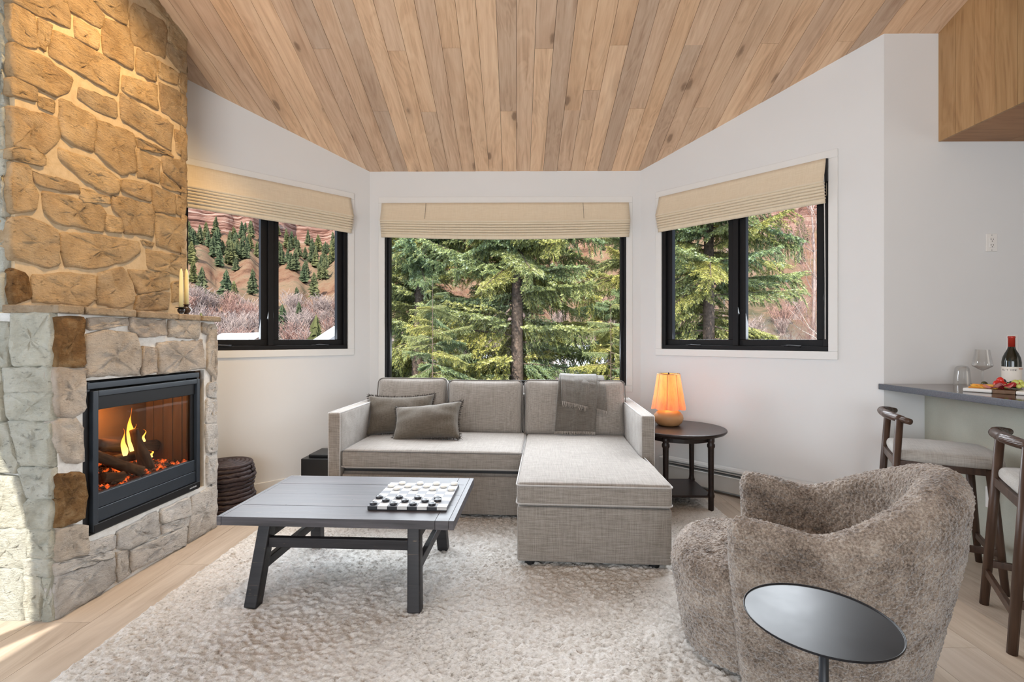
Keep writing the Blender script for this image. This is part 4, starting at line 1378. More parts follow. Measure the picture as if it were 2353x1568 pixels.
# throw pillows -------------------------------------------------------
def throw_pillow(name, w, h, t, label, mat_world):
    o = empty(name, (0, 0, 0), 0, label, 'pillow', 'throw pillows on the sofa')
    o.matrix_world = mat_world
    n = 28
    pr = random.Random(len(label))
    V = []
    us = np.linspace(-1, 1, n)
    m = MB()
    for sgn in (-1, 1):
        P = np.zeros((n, n, 3))
        for i, v in enumerate(us):
            for j, u in enumerate(us):
                e = max(0, (1 - u ** 2)) ** .5 * max(0, (1 - v ** 2)) ** .5
                wr = .006 * math.sin(9 * u + 3 * v) * e * (1 - e) * 2 + .004 * math.sin(14 * v * u + 1)
                P[i, j] = (w / 2 * u * (1 - .10 * (1 - v * v)), sgn * (t / 2 * e ** .8 + wr * e), h / 2 * v * (1 - .16 * (1 - u * u)))
        m.grid(P)
    me = m.mesh('cover', True)
    bm = bmesh.new(); bm.from_mesh(me); bmesh.ops.remove_doubles(bm, verts=bm.verts, dist=1e-5); bmesh.ops.recalc_face_normals(bm, faces=bm.faces); bm.to_mesh(me); bm.free()
    me.polygons.foreach_set('use_smooth', [True] * len(me.polygons))
    link('cover', me, MT['pillow_brown'], o)
    # fringe: short strands all round the seam
    fr = MB()
    ring = []
    for k in range(44): ring.append((-1 + 2 * k / 44, -1))
    for k in range(22): ring.append((1, -1 + 2 * k / 22))
    for k in range(44): ring.append((1 - 2 * k / 44, 1))
    for k in range(22): ring.append((-1, 1 - 2 * k / 22))
    for u, v in ring:
        for _ in range(5):
            uu, vv = u + pr.uniform(-.02, .02), v + pr.uniform(-.03, .03)
            uu = max(-1, min(1, uu)); vv = max(-1, min(1, vv))
            p = Vector((w / 2 * uu * (1 - .10 * (1 - vv * vv)), pr.uniform(-.004, .004), h / 2 * vv * (1 - .16 * (1 - uu * uu))))
            d = Vector((uu if abs(u) == 1 else uu * .3, pr.uniform(-.5, .5), vv if abs(v) == 1 else vv * .3)).normalized()
            L = pr.uniform(.010, .020)
            fr.bar(p - d * .004, p + d * L, .004, .004, up=(.3, 1, .2), w2=.0015, h2=.0015)
    tag(fr.build('fringe', MT['fringe_dark'], o, fix=False), kind='stuff')
    return o
S4 = Matrix.Translation(SO) @ Matrix.Rotation(SA, 4, 'Z')
throw_pillow('throw_pillow', .54, .34, .19, 'brown fringed lumbar pillow leaning in the sofa corner, behind the other',
             S4 @ Matrix.Translation((.325, .60, .445 + .155)) @ Matrix.Rotation(R(-4), 4, 'Y') @ Matrix.Rotation(R(-24), 4, 'X') @ Matrix.Rotation(R(8), 4, 'Z'))
throw_pillow('throw_pillow', .54, .31, .19, 'taupe fringed lumbar pillow lying in front of the other',
             S4 @ Matrix.Translation((.590, .405, .445 + .132)) @ Matrix.Rotation(R(-4), 4, 'Y') @ Matrix.Rotation(R(-36), 4, 'X') @ Matrix.Rotation(R(-4), 4, 'Z'))

# throw blanket over the right back cushion ------------------------------
th = empty('throw_blanket', SO, SA, 'grey brown wool throw with fringed ends draped over the right back cushion', 'blanket')
def drape(name, x0a, x1a, x0b, x1b, path, folds, lift, zend_skew=0.0, mat='throw_wool'):
    nx, ns = 26, 40
    pts = [Vector((0, p[0], p[1])) for p in path]
    # resample
    segs = [0]
    for i in range(len(pts) - 1): segs.append(segs[-1] + (pts[i + 1] - pts[i]).length)
    P = np.zeros((ns, nx, 3))
    for i in range(ns):
        s = segs[-1] * i / (ns - 1)
        k = max(0, min(len(pts) - 2, next((q for q in range(len(segs) - 1) if segs[q + 1] >= s), len(pts) - 2)))
        t = (s - segs[k]) / max(1e-6, segs[k + 1] - segs[k])
        p = pts[k].lerp(pts[k + 1], t)
        fr = i / (ns - 1)
        for j in range(nx):
            u = j / (nx - 1)
            xa = x0a + (x1a - x0a) * u; xb = x0b + (x1b - x0b) * u
            x = xa + (xb - xa) * fr
            w = folds * (math.sin(u * 11 + fr * 3) * .6 + math.sin(u * 23 + 2 * fr + 1) * .3 + math.sin(u * 5 - 4 * fr) * .5) * min(1, fr * 2.2)
            P[i, j] = (x, p.y - lift - max(w, -lift * .4), p.z + lift * .4 - zend_skew * u * fr)
    o = MB().grid(P).build(name, MT[mat], th, smooth=True)
    so = o.modifiers.new('thick', 'SOLIDIFY'); so.thickness = .006; so.offset = -1
    # fringe on the lower end
    f = MB(); pr = random.Random(len(name) + int(x0a * 100))
    last = P[-1]
    for j in range(nx * 3):
        u = j / (nx * 3 - 1) * (nx - 1); a = int(min(u, nx - 2)); t = u - a
        p = Vector(last[a] * (1 - t) + last[a + 1] * t)
        q = p + Vector((pr.uniform(-.012, .012), -pr.uniform(.0, .006), -pr.uniform(.024, .042)))
        q.z = max(q.z, .462)
        f.tube([p + Vector((0, 0, .004)), (p + q) / 2 + Vector((pr.uniform(-.004, .004), -.003, 0)), q], [.0022, .002, .0012], 5)
    tag(f.build('fringe', MT['throw_fringe'], th, fix=False), kind='stuff')
    return o
base_path = [(1.02, .66), (1.005, .84), (.965, .898), (.91, .912), (.83, .905), (.755, .870), (.70, .79), (.658, .69), (.632, .59), (.618, .51), (.612, .478)]
drape('lower_layer', 1.625, 1.930, 1.555, 1.865, base_path, .010, .012)
drape('upper_layer', 1.60, 1.965, 1.615, 1.960, base_path[1:7] + [(.665, .705)], .014, .030, .075)

# ------------------------------------------------------------------ coffee table
TC = Vector((-.797, 2.508, RZ)); TA = R(-2.6)
tb = empty('coffee_table', TC, TA, 'low black stained plank coffee table with splayed legs and rubbed edges', 'table')
TW, TD, TZ = 1.078, .668, .408
bw = .085
yb = [-.334, -.172, .003, .178, .334]
tp = empty('tabletop', (0, 0, 0)); tp.parent = tb
for i in range(4):
    MB().box(-TW / 2 + .022, TW / 2 - bw, yb[i] + .0006, yb[i + 1] - .0006, TZ - .040 + (0 if i in (0, 3) else .012), TZ - (.0 if i % 2 else .0006)).build('plank', MT['table_top'], tp, bevel=.0015)
for x0, x1 in ((-TW / 2, -TW / 2 + .021), (TW / 2 - bw + .001, TW / 2 - .024), (TW / 2 - .0235, TW / 2)):
    MB().box(x0, x1, -.334, .334, TZ - .041, TZ).build('end_board', MT['table_top'], tp, bevel=.002)
for x, y in ((TW / 2 - .062, -.13), (TW / 2 - .055, .02), (TW / 2 - .06, .2)):
    MB().box(x - .022, x + .022, y - .0015, y + .0015, TZ - .001, TZ + .0006).build('joint_mark', MT['matte_black'], tp)
legs = {}
for sx in (-1, 1):
    for sy in (-1, 1):
        top = Vector((sx * .375, sy * .245, TZ - .04)); bot = Vector((sx * .395 + sx * -.0, sy * .325, 0.0))
        bot.x = sx * (.365 if sx > 0 else .375)
        top = Vector((sx * .345, sy * .250, TZ - .035))
        MB().bar(top, bot, .058, .058, up=(0, 1, 0), w2=.060, h2=.060).build('leg', MT['table_black'], tb, bevel=.008)
        legs[(sx, sy)] = (top, bot)
def lerp_leg(k, z):
    a, b = legs[k]; t = (z - a.z) / (b.z - a.z); return a.lerp(b, t)
for sy in (-1, 1):
    a = lerp_leg((-1, sy), .275); b = lerp_leg((1, sy), .275)
    MB().bar(a, b, .030, .046).build('long_stretcher', MT['table_black'], tb, bevel=.004)
for sx in (-1, 1):
    for z in (.30, .165):
        a = lerp_leg((sx, -1), z); b = lerp_leg((sx, 1), z)
        MB().bar(a, b, .028, .044).build('side_stretcher', MT['table_black'], tb, bevel=.004)

# checkerboard ----------------------------------------------------------
CZ = RZ + TZ
cbd = empty('checkerboard', (-.502, 2.467, CZ + .0006), R(-2.2), 'black and white wooden checkerboard on the coffee table', 'game board')
BS = .374
MB().box(-BS / 2, BS / 2, -BS / 2, BS / 2, 0, .017).build('board', MT['board_black'], cbd, bevel=.0015)
sq = BS / 8
sme = {}
for c in ('square_white', 'square_grey'):
    sme[c] = MB().box(-sq / 2 + .0004, sq / 2 - .0004, -sq / 2 + .0004, sq / 2 - .0004, 0, .0016).mesh('square')
    sme[c].materials.append(MT[c])
for i in range(8):
    for j in range(8):
        link('square', sme['square_grey' if (i + j) % 2 == 0 else 'square_white'], None, cbd, (-BS / 2 + sq * (i + .5), -BS / 2 + sq * (j + .5), .017))
for i in (1, 3, 5, 7):   # pale end grain on the near edge
    MB().box(-BS / 2 + sq * i + .0005, -BS / 2 + sq * (i + 1) - .0005, -BS / 2 - .0008, -BS / 2 + .001, .004, .0165).build('edge_inlay', MT['square_white'], cbd)
pm = {}
for c in ('piece_white', 'piece_black'):
    pm[c] = MB().lathe([(.0165, 0), (.0178, .002), (.0178, .0085), (.0162, .0108), (.010, .0110), (.009, .0102), (0, .0102)], 22).mesh('checker_piece', True)
    pm[c].materials.append(MT[c])
rotb = Matrix.Rotation(R(-2.2), 4, 'Z')
def piece(c, i, j, label, group):
    p = Vector((-.502, 2.467, CZ + .0006 + .0188)) + rotb @ Vector((-BS / 2 + sq * (i + .5) + random.uniform(-.004, .004), -BS / 2 + sq * (j + .5) + random.uniform(-.003, .003), 0))
    tag(link('checker_piece', pm[c], None, None, p), label, 'game piece', group)
ORD = ['first', 'second', 'third', 'fourth']
ROWN = {0: 'row at the near edge of the board', 1: 'second row from the near edge', 2: 'third row from the near edge', 5: 'cream row closest to the black pieces', 6: 'middle row of the cream pieces', 7: 'row at the far edge of the board'}
for i, j in ((0, 0), (2, 0), (4, 0), (6, 0), (1, 1), (3, 1), (5, 1), (0, 2), (2, 2), (4, 2), (6, 2)):
    piece('piece_black', i, j, 'black checker, %s from the left in the %s' % (ORD[i // 2], ROWN[j]), 'black checkers')
piece('piece_black', 6.2, 1.25, 'black checker pushed against another, off its square', 'black checkers')
for i, j in ((1, 5), (3, 5), (5, 5), (7, 5), (0, 6), (2, 6), (4, 6), (6, 6), (1, 7), (3, 7), (5, 7), (7, 7)):
    piece('piece_white', i, j, 'cream checker, %s from the left in the %s' % (ORD[i // 2], ROWN[j]), 'cream checkers')

# ------------------------------------------------------------------ woven pouf and black subwoofer behind
pf = empty('woven_pouf', (-2.055, 3.475, 0), 0, 'dark brown coiled woven pouf between fireplace and bay wall', 'pouf')
pr = random.Random(5)
for i in range(11):
    z = .016 + i * .0295
    r = .178 + .010 * math.sin(i * .9) - (.012 if i > 8 else 0) - (.01 if i == 0 else 0)
    pts = []
    for k in range(49):
        a = 2 * PI * k / 48
        pts.append(((r - .016) * math.cos(a) + pr.uniform(-.003, .003), (r - .016) * math.sin(a) + pr.uniform(-.003, .003), z + pr.uniform(-.003, .003)))
    pts[-1] = pts[0]
    MB().tube(pts, [.0165 + pr.uniform(-.003, .003) for _ in pts], 8, cap=False).build('coil', MT['woven_fibre'], pf, smooth=True)
for i in range(6):
    r = .150 - i * .027
    pts = [(r * math.cos(2 * PI * k / 32) + pr.uniform(-.002, .002), r * math.sin(2 * PI * k / 32) + pr.uniform(-.002, .002), .335 + .004 * i) for k in range(32)]
    pts.append(pts[0])
    MB().tube(pts, .0155, 8, cap=False).build('top_coil', MT['woven_fibre'], pf, smooth=True)
MB().lathe([(.15, .02), (.16, .32), (.02, .345)], 24).build('core', MT['woven_fibre'], pf)
sb = empty('subwoofer', (-1.49, 3.93, 0), R(-3), 'black box speaker on the floor left of the sofa', 'speaker')
MB().box(-.17, .17, -.155, .125, .015, .295).build('cabinet', MT['box_black'], sb, bevel=.006)
MB().box(-.13, .17, -.11, .12, .295, .318).build('top_plate', MT['box_black'], sb, bevel=.006)
for x in (-.14, .14):
    for y in (-.12, .09):
        MB().lathe([(.015, 0), (.012, .016)], 10).build('foot', MT['matte_black'], sb, (x, y, 0))

# ------------------------------------------------------------------ round side table and lamp
stc = Vector((1.205, 3.655, 0))
st = empty('side_table', stc, 0, 'dark round side table with turned legs between sofa and bay wall', 'table')
ZT = .568
MB().lathe([(.300, ZT - .034), (.322, ZT - .026), (.333, ZT - .014), (.333, ZT - .004), (.328, ZT), (0, ZT)], 48).build('tabletop', MT['side_wood'], st, smooth=False, bevel=.002)
MB().lathe([(.235, ZT - .075), (.235, ZT - .03)], 40).build('apron', MT['side_wood'], st)
for x, y in ((.162, -.197), (-.155, -.197), (.171, .21), (-.155, .21)):
    q = empty('leg', (x, y, 0)); q.parent = st
    MB().lathe([(.017, 0), (.019, .03), (.019, .105), (.023, .112), (.024, .125), (.020, .135), (.018, .16), (.020, .40), (.021, .455), (.027, .465), (.027, .482), (.020, .492), (.024, .50), (.024, ZT - .03)], 16).build('turned_post', MT['side_wood'], q, smooth=True)
MB().slab([(-.165, -.205), (.17, -.205), (.18, .215), (-.165, .215)], .108, .124).build('lower_shelf', MT['side_wood'], st, bevel=.003)

LB = Vector((1.155, 3.735, ZT + .0005))
tl = empty('table_lamp', LB, 0, 'small lit table lamp with a scalloped orange shade and squat stoneware base', 'lamp')
MB().lathe([(.062, 0), (.078, .004), (.098, .025), (.108, .055), (.104, .080), (.085, .102), (.055, .115), (.03, .120), (.012, .122)], 36).build('base', MT['lamp_base'], tl, smooth=True)
MB().tube([(0, 0, .118), (0, 0, .385)], .005, 8).build('stem', MT['brass'], tl)
npan = 8
def scal(a, z):
    t = (z - .128) / .262
    return 1 + (.055 * (1 - t) + .02) * (abs(math.cos(a * npan / 2)) - .6)
prof = [(.126 - .042 * t ** .9, .128 + .262 * t) for t in np.linspace(0, 1, 10)]
m = MB()
n_ = 96
v = []
for r_, z_ in prof:
    for k in range(n_):
        a = 2 * PI * k / n_
        rr = r_ * scal(a, z_)
        dz = -.008 * (abs(math.cos(a * npan / 2)) - .5) if z_ < .13 else 0
        v.append((rr * math.cos(a), rr * math.sin(a), z_ + dz))
m.add(v, [(i * n_ + k, i * n_ + (k + 1) % n_, (i + 1) * n_ + (k + 1) % n_, (i + 1) * n_ + k) for i in range(len(prof) - 1) for k in range(n_)])
shd = m.build('shade', MT['lamp_shade'], tl, smooth=True, fix=False)
for k in range(npan):
    a = 2 * PI * (k + .5) / npan
    MB().tube([(r_ * scal(a, z_) * .985 * math.cos(a), r_ * scal(a, z_) * .985 * math.sin(a), z_) for r_, z_ in prof], .0022, 5).build('rib', MT['lamp_rib'], shd)
m = MB()
rr = .083
m.tube([(rr * math.cos(2 * PI * k / 32), rr * math.sin(2 * PI * k / 32), .390) for k in range(33)], .002, 5, cap=False)
for k in range(3):
    a = 2 * PI * k / 3 + .4
    m.tube([(0, 0, .384), (rr * math.cos(a), rr * math.sin(a), .390)], .0016, 5)
m.build('spider', MT['brass'], tl)
MB().lathe([(.004, .384), (.006, .392), (.004, .400), (0, .403)], 10).build('finial', MT['holder_black'], tl, smooth=True)
MB().lathe([(.010, .20), (.022, .225), (.026, .25), (.018, .275), (0, .285)], 14).build('bulb', MT['shade_lining'], tl, smooth=True)
bl = lamp('lamp_bulb_light', 'POINT', (LB.x, LB.y, LB.z + .225), 4.6, (1.0, .42, .10), shadow_soft_size=.03)
MB().tube([(0, .07, .03), (-.06, .12, .004), (-.17, .10, .003), (-.215, -.02, .002), (-.235, -.10, -.02), (-.243, -.16, -.20), (-.243, -.17, -.46), (-.24, -.1, -.56)], .0025, 6).build('cord', MT['cord_white'], tl, smooth=True)

# ------------------------------------------------------------------ drink table
dt = empty('drink_table', (.733, 1.195, RZ), R(20), 'small black metal drink table with a round dished tray on a single post', 'table')
ZD = .545 - RZ
MB().lathe([(.02, ZD - .006), (.160, ZD - .005), (.166, ZD - .002), (.1665, ZD + .003), (.1645, ZD + .003), (.163, ZD), (.12, ZD), (0, ZD)], 72).build('tray', MT['tray_black'], dt, bevel=.0008)
MB().tube([(-.01, -.02, .012), (-.01, -.02, ZD - .008)], .0105, 12).build('post', MT['black_metal'], dt, smooth=True)
MB().lathe([(.11, .0), (.112, .006), (.03, .012), (.012, .03)], 40).build('base_disc', MT['black_metal'], dt, (-.01, -.02, 0), smooth=True)

# ------------------------------------------------------------------ armchair
AC = Vector((1.085, 1.875, RZ)); FWD = Vector((-.884, .467))
arm = empty('shearling_armchair', AC, math.atan2(FWD.y, FWD.x) + R(90), 'curved swivel armchair in curly grey brown shearling facing the fire', 'armchair')
# local: front = -y, x across
def chair_tex(nm, size, kind='VORONOI'):
    t = bpy.data.textures.new(nm, kind)
    t.noise_scale = size
    return t
curl = chair_tex('curl', .0135)
curl.distance_metric = 'DISTANCE'
lump = bpy.data.textures.new('lump', 'CLOUDS'); lump.noise_scale = .05; lump.noise_depth = 2
def fleece(o, sub, amt=.011):
    s = o.modifiers.new('sub', 'SUBSURF'); s.levels = sub; s.render_levels = sub
    d = o.modifiers.new('lump', 'DISPLACE'); d.texture = lump; d.strength = .006; d.mid_level = .5; d.texture_coords = 'LOCAL'
    d = o.modifiers.new('curl', 'DISPLACE'); d.texture = curl; d.strength = -amt; d.mid_level = .35; d.texture_coords = 'LOCAL'
def shell():
    # centre line: right arm front -> around the back -> left arm front
    HW, BACKD = .315, .335
    path = []
    yf, ys = -.235, .02
    for t in np.linspace(0, 1, 22): path.append((HW + .012 * (1 - t), yf + (ys - yf) * t, 0))
    for a in np.linspace(0, PI, 66)[1:-1]: path.append((HW * math.cos(a), ys + BACKD * math.sin(a), 1))
    for t in np.linspace(0, 1, 22): path.append((-HW - .012 * t, ys + (yf - ys) * t, 0))
    P = np.array([(p[0], p[1]) for p in path])
    n = len(P)
    T = np.gradient(P, axis=0); T /= np.linalg.norm(T, axis=1)[:, None]
    N = np.stack([T[:, 1], -T[:, 0]], 1)      # outward
    s = np.concatenate([[0], np.cumsum(np.linalg.norm(np.diff(P, axis=0), axis=1))]); S = s[-1]
    u = s / S
    back = np.clip(1 - np.abs(u - .5) / .34, 0, 1)
    sm = back * back * (3 - 2 * back)
    dipu = np.exp(-((np.minimum(u, 1 - u) - .17) / .07) ** 2)
    Htop = .602 + .170 * sm - .026 * dipu
    half = .056 + .030 * sm                      # half thickness
    e = np.minimum(s, S - s) / .040
    endf = np.clip(1 - np.clip(1 - e, 0, 1) ** 2.6, 0.0, 1) ** .5
    K = 60
    V = np.zeros((n, K, 3))
    for i in range(n):
        h = Htop[i]; w = half[i]
        prof = []
        r = w
        zs = list(np.linspace(.015, h - r, 24))
        for z in zs: prof.append((w, z))
        for a in np.linspace(0, PI, 14)[1:-1]: prof.append((w * math.cos(a), h - r + r * math.sin(a)))
        for z in np.linspace(h - r, .18, 24): prof.append((-w, z))
        for k in range(K):
            off, z = prof[k]
            tap = 1 - .17 * max(0, (.52 - z) / .52) ** 1.2        # narrower towards the floor
            lean = .045 * sm[i] * (z / .7) ** 1.6
            ef = max(.42, endf[i])
            o_ = off * (ef if True else 1)
            zz = z if z < h - r else (h - r) + (z - (h - r)) * max(.25, ef)
            zz = zz - (1 - ef) * .022 * (z / h)
            x, y = P[i] + N[i] * (o_ + lean)
            V[i, k] = (x * tap, y * tap + .0, zz)
    m = MB().grid(V)
    # close the two arm fronts and the bottom
    base = len(m.v)
    for i in (0, n - 1):
        for k in range(K // 2 - 1):
            a, b = i * K + k, i * K + k + 1
            c, d = i * K + K - 1 - k, i * K + K - 2 - k
            m.f.append((a, b, d, c))
    return m
so = shell().build('barrel_back', MT['shearling'], arm, smooth=True)
fleece(so, 2)
def seat_block():
    n, K = 110, 46
    V = np.zeros((K, n, 3))
    prof = [(.86, .015)] + [(.86 + .14 * t ** .8, .015 + .30 * t) for t in np.linspace(.06, 1, 20)]
    for a in np.linspace(0, PI / 2, 11)[1:]: prof.append((1 - .16 * (1 - math.cos(a)), .315 + .085 * math.sin(a)))
    for t in np.linspace(.84, 0.0, K - len(prof) + 1)[1:]: prof.append((t, .40 + .012 * (1 - t / .84)))
    prof = prof[:K]
    for k, (sc, z) in enumerate(prof):
        for j in range(n):
            a = 2 * PI * j / n
            ca, sa = math.cos(a), math.sin(a)
            ex = 2 / 2.7
            x = .322 * math.copysign(abs(ca) ** ex, ca); y = .395 * math.copysign(abs(sa) ** ex, sa)
            V[k, j] = (x * max(sc, .004), (y * max(sc, .004)) - .075, z)
    m = MB()
    m.add(V.reshape(-1, 3).tolist(), [(i * n + j, i * n + (j + 1) % n, (i + 1) * n + (j + 1) % n, (i + 1) * n + j) for i in range(K - 1) for j in range(n)])
    m.f.append(tuple((K - 1) * n + j for j in range(n)))
    m.f.append(tuple(range(n - 1, -1, -1)))
    return m
se = seat_block().build('seat', MT['shearling'], arm, smooth=True)
fleece(se, 2, .012)

# ------------------------------------------------------------------ bar stools
def rod(m, a, b, r0, r1, n=12): return m.tube([a, Vector(a).lerp(Vector(b), .5), b], [r0, (r0 + r1) / 2 * 1.06, r1], n)
def make_stool(name, label, loc, rz):
    o = empty(name, loc, rz, label, 'bar stool', 'bar stools at the counter')   # local +x faces the bar
    SH = .60
    fr = {}
    for sy in (-1, 1):
        bt, tp_ = Vector((-.235, sy * .215, 0)), Vector((-.185, sy * .190, .80))
        rod(MB(), bt, tp_, .017, .0175).build('back_post', MT['stool_walnut'], o, smooth=True)
        fb_, ft = Vector((.215, sy * .205, 0)), Vector((.165, sy * .180, SH))
        rod(MB(), fb_, ft, .015, .020).build('front_leg', MT['stool_walnut'], o, smooth=True)
        for zz_ in (.575, .195):
            tb_ = bt.lerp(tp_, zz_ / .80); tf = fb_.lerp(ft, zz_ / SH)
            MB().bar(tb_, tf, .018, .040 if zz_ > .5 else .032).build('side_rail', MT['stool_walnut'], o, bevel=.003)
        fr[sy] = (bt, tp_, fb_, ft)
    for zz_ in (.575, .150):
        a = fr[-1][0].lerp(fr[-1][1], zz_ / .80); b = fr[1][0].lerp(fr[1][1], zz_ / .80)
        MB().bar(a, b, .018, .040 if zz_ > .5 else .032).build('rear_rail', MT['stool_walnut'], o, bevel=.003)
        a = fr[-1][2].lerp(fr[-1][3], zz_ / SH); b = fr[1][2].lerp(fr[1][3], zz_ / SH)
        MB().bar(a, b, .018, .040 if zz_ > .5 else .032).build('front_rail', MT['stool_walnut'], o, bevel=.003)
    # padded seat
    s = rbox(.43, .43, .055, .024, n=10, crown=.018)
    q = []
    for x, y, z in s.v:
        u, w = x / .215, y / .215
        k = 1 - .05 * (u * u) * (w * w)
        q.append((x * k + .012, y * k * (1 + .02 * u), z - .006 * w * w))
    s.v = q
    s.build('seat_pad', MT['stool_fabric'], o, (0, 0, SH - .006), smooth=True)
    # curved back rail, wrapped in leather at its ends
    pts = []; rad = []
    for k in range(25):
        u = -1 + 2 * k / 24
        pts.append((-.232 + .085 * abs(u) ** 2.2, .235 * u, .800 + .016 * (1 - u * u)))
        rad.append(.0155 + .006 * (1 - u * u))
    MB().tube(pts, rad, 12).build('back_rail', MT['stool_walnut'], o, smooth=True)
    for sl in ((2, 10), (15, 23)):
        MB().tube(pts[sl[0]:sl[1]], [r + .002 for r in rad[sl[0]:sl[1]]], 12).build('leather_wrap', MT['leather_brown'], o, smooth=True)
    return o
SAZ = math.atan2(-.5, .87)
make_stool('bar_stool', 'walnut bar stool with grey padded seat nearest the wall corner', (2.245, 2.640, 0), SAZ)
make_stool('bar_stool', 'walnut bar stool cut off by the right edge of the view', (2.235, 1.972, 0), SAZ - R(3))

# ------------------------------------------------------------------ things on the counter
KZ = .9355
wb_ = empty('wine_bottle', (2.80, 2.80, KZ), R(-45), 'dark wine bottle with red capsule and white label on the counter', 'bottle')
MB().lathe([(.036, 0), (.040, .004), (.0415, .02), (.0415, .155), (.038, .180), (.029, .205), (.018, .228), (.0145, .245), (.0140, .262)], 32).build('glass_body', MT['bottle_glass'], wb_, smooth=True)
MB().lathe([(.0152, .240), (.0150, .290), (.0162, .292), (.0162, .300), (.0150, .302), (0, .302)], 24).build('capsule', MT['bottle_capsule'], wb_, smooth=True)
lm = MB(); n_ = 16; v = []
for z in (.045, .130):
    for k in range(n_ + 1):
        a = R(-90 - 80 + 160 * k / n_)
        v.append((.0421 * math.cos(a), .0421 * math.sin(a), z))
lm.add(v, [(k, k + 1, n_ + 2 + k, n_ + 1 + k) for k in range(n_)])
lab = lm.build('label', MT['label_paper'], wb_, smooth=True)
def flat_text(txt, size, parent, loc, rot, mat):
    c = bpy.data.curves.new('lettering', 'FONT')
    c.body = txt; c.size = size; c.align_x = 'CENTER'; c.align_y = 'CENTER'; c.extrude = .0002
    t = bpy.data.objects.new('lettering', c); COL.objects.link(t); c.materials.append(MT[mat])
    me = bpy.data.meshes.new_from_object(t)
    bpy.data.objects.remove(t)
    o = link('lettering', me)
    o.parent = parent; o.location = loc; o.rotation_euler = rot
    return o
for ch_, aa in zip("EL'Y VINE", np.linspace(-142, -64, 9)):
    if ch_ == ' ': continue
    a = R(aa)
    flat_text(ch_, .013, lab, (.0425 * math.cos(a), .0425 * math.sin(a), .112), (R(90), 0, a + R(90)), 'label_ink')
MB().box(-.008, .008, -.0432, -.042, .118, .122).build('stamp', MT['red_ink'], lab, (.018, .003, 0), (0, 0, R(25)))
wg = empty('wine_glass', (2.825, 3.00, KZ), 0, 'empty long-stemmed wine glass beside the bottle', 'glass')
MB().lathe([(.036, .0), (.036, .002), (.006, .006), (.0042, .02), (.004, .085), (.006, .095)], 28).build('foot_and_stem', MT['clear_glass'], wg, smooth=True)
m = MB(); prof = [(.005, .095), (.022, .104), (.046, .120), (.049, .127), (.044, .155), (.038, .19), (.0335, .222)]
v = []; n_ = 32
for r_, z_ in prof:
    for k in range(n_): v.append((r_ * math.cos(2 * PI * k / n_), r_ * math.sin(2 * PI * k / n_), z_))
m.add(v, [(i * n_ + k, i * n_ + (k + 1) % n_, (i + 1) * n_ + (k + 1) % n_, (i + 1) * n_ + k) for i in range(len(prof) - 1) for k in range(n_)])
m.build('bowl', MT['clear_glass'], wg, smooth=True, fix=False)
tg = empty('tumbler', (2.775, 3.08, KZ), 0, 'clear tumbler turned upside down near the wall', 'glass')
m = MB(); prof = [(.043, 0), (.041, .04), (.037, .085), (.034, .105), (.026, .116), (.012, .120), (.0005, .121)]
v = []
for r_, z_ in prof:
    for k in range(n_): v.append((r_ * math.cos(2 * PI * k / n_), r_ * math.sin(2 * PI * k / n_), z_))
m.add(v, [(i * n_ + k, i * n_ + (k + 1) % n_, (i + 1) * n_ + (k + 1) % n_, (i + 1) * n_ + k) for i in range(len(prof) - 1) for k in range(n_)])
m.build('wall_of_glass', MT['clear_glass'], tg, smooth=True, fix=False)

# serving board: local x along its front edge, y inward
BA = math.atan2(-.81, .58)
BO = Vector((2.435, 2.700, KZ))
sbd = empty('serving_board', BO, BA, 'white marble serving board with a walnut stripe', 'serving board')
MB().box(0, .117, 0, .20, 0, .020).build('marble_end', MT['marble'], sbd, bevel=.006)
MB().box(.118, .203, 0, .20, 0, .0198).build('walnut_stripe', MT['board_walnut'], sbd, bevel=.002)
MB().box(.204, .42, 0, .20, 0, .020).build('marble_end', MT['marble'], sbd, bevel=.006)
MBD = Matrix.Translation(BO) @ Matrix.Rotation(BA, 4, 'Z')
fr_ = random.Random(9)
def on_board(x, y, z, rz=0, tx=0, ty=0):
    return MBD @ Matrix.Translation((x, y, z)) @ Matrix.Rotation(rz, 4, 'Z') @ Matrix.Rotation(tx, 4, 'X') @ Matrix.Rotation(ty, 4, 'Y')
tri_y = MB().slab([(-.032, -.022), (.032, -.022), (0, .036)], 0, .005).mesh('cheese_slice'); tri_y.materials.append(MT['cheese_yellow'])
tri_o = MB().slab([(-.030, -.020), (.034, -.018), (.002, .034)], 0, .005).mesh('cheese_slice'); tri_o.materials.append(MT['cheese_orange'])
def put(name, me, M_, label, cat, group):
    o = link(name, me); o.matrix_world = M_; tag(o, label, cat, group)
for i in range(9):
    put('cheese_slice', tri_y if i % 3 else tri_o, on_board(.035 + .009 * i, .045 + .012 * (i % 3), .0205 + .0052 * (i % 4) + .001, fr_.uniform(0, 6), fr_.uniform(-.08, .08) * 0, 0),
        'orange yellow cheese slice fanned at the wall end of the board', 'cheese', 'cheese slices at the wall end of the board')
for i in range(8):
    put('cheese_slice', tri_y, on_board(.265 + .018 * i, .035 + .01 * (i % 3), .0205 + .0052 * (i % 4) + .001, fr_.uniform(0, 6)),
        'yellow cheese slice at the near end of the board', 'cheese', 'cheese slices at the near end of the board')
disc = MB()
v = []; n_ = 20
for r_ in (0.0, .014, .026):
    for k in range(n_):
        a = 2 * PI * k / n_
        v.append((max(r_, .001) * math.cos(a), max(r_, .001) * math.sin(a), .010 * math.cos(2 * a) * (r_ / .026) ** 2 + .012 * (r_ / .026)))
disc.add(v, [(i * n_ + k, i * n_ + (k + 1) % n_, (i + 1) * n_ + (k + 1) % n_, (i + 1) * n_ + k) for i in range(2) for k in range(n_)])
dm = {}
for c in ('salami_red', 'ham_pink'):
    dm[c] = disc.mesh('meat_slice', True); dm[c].materials.append(MT[c])
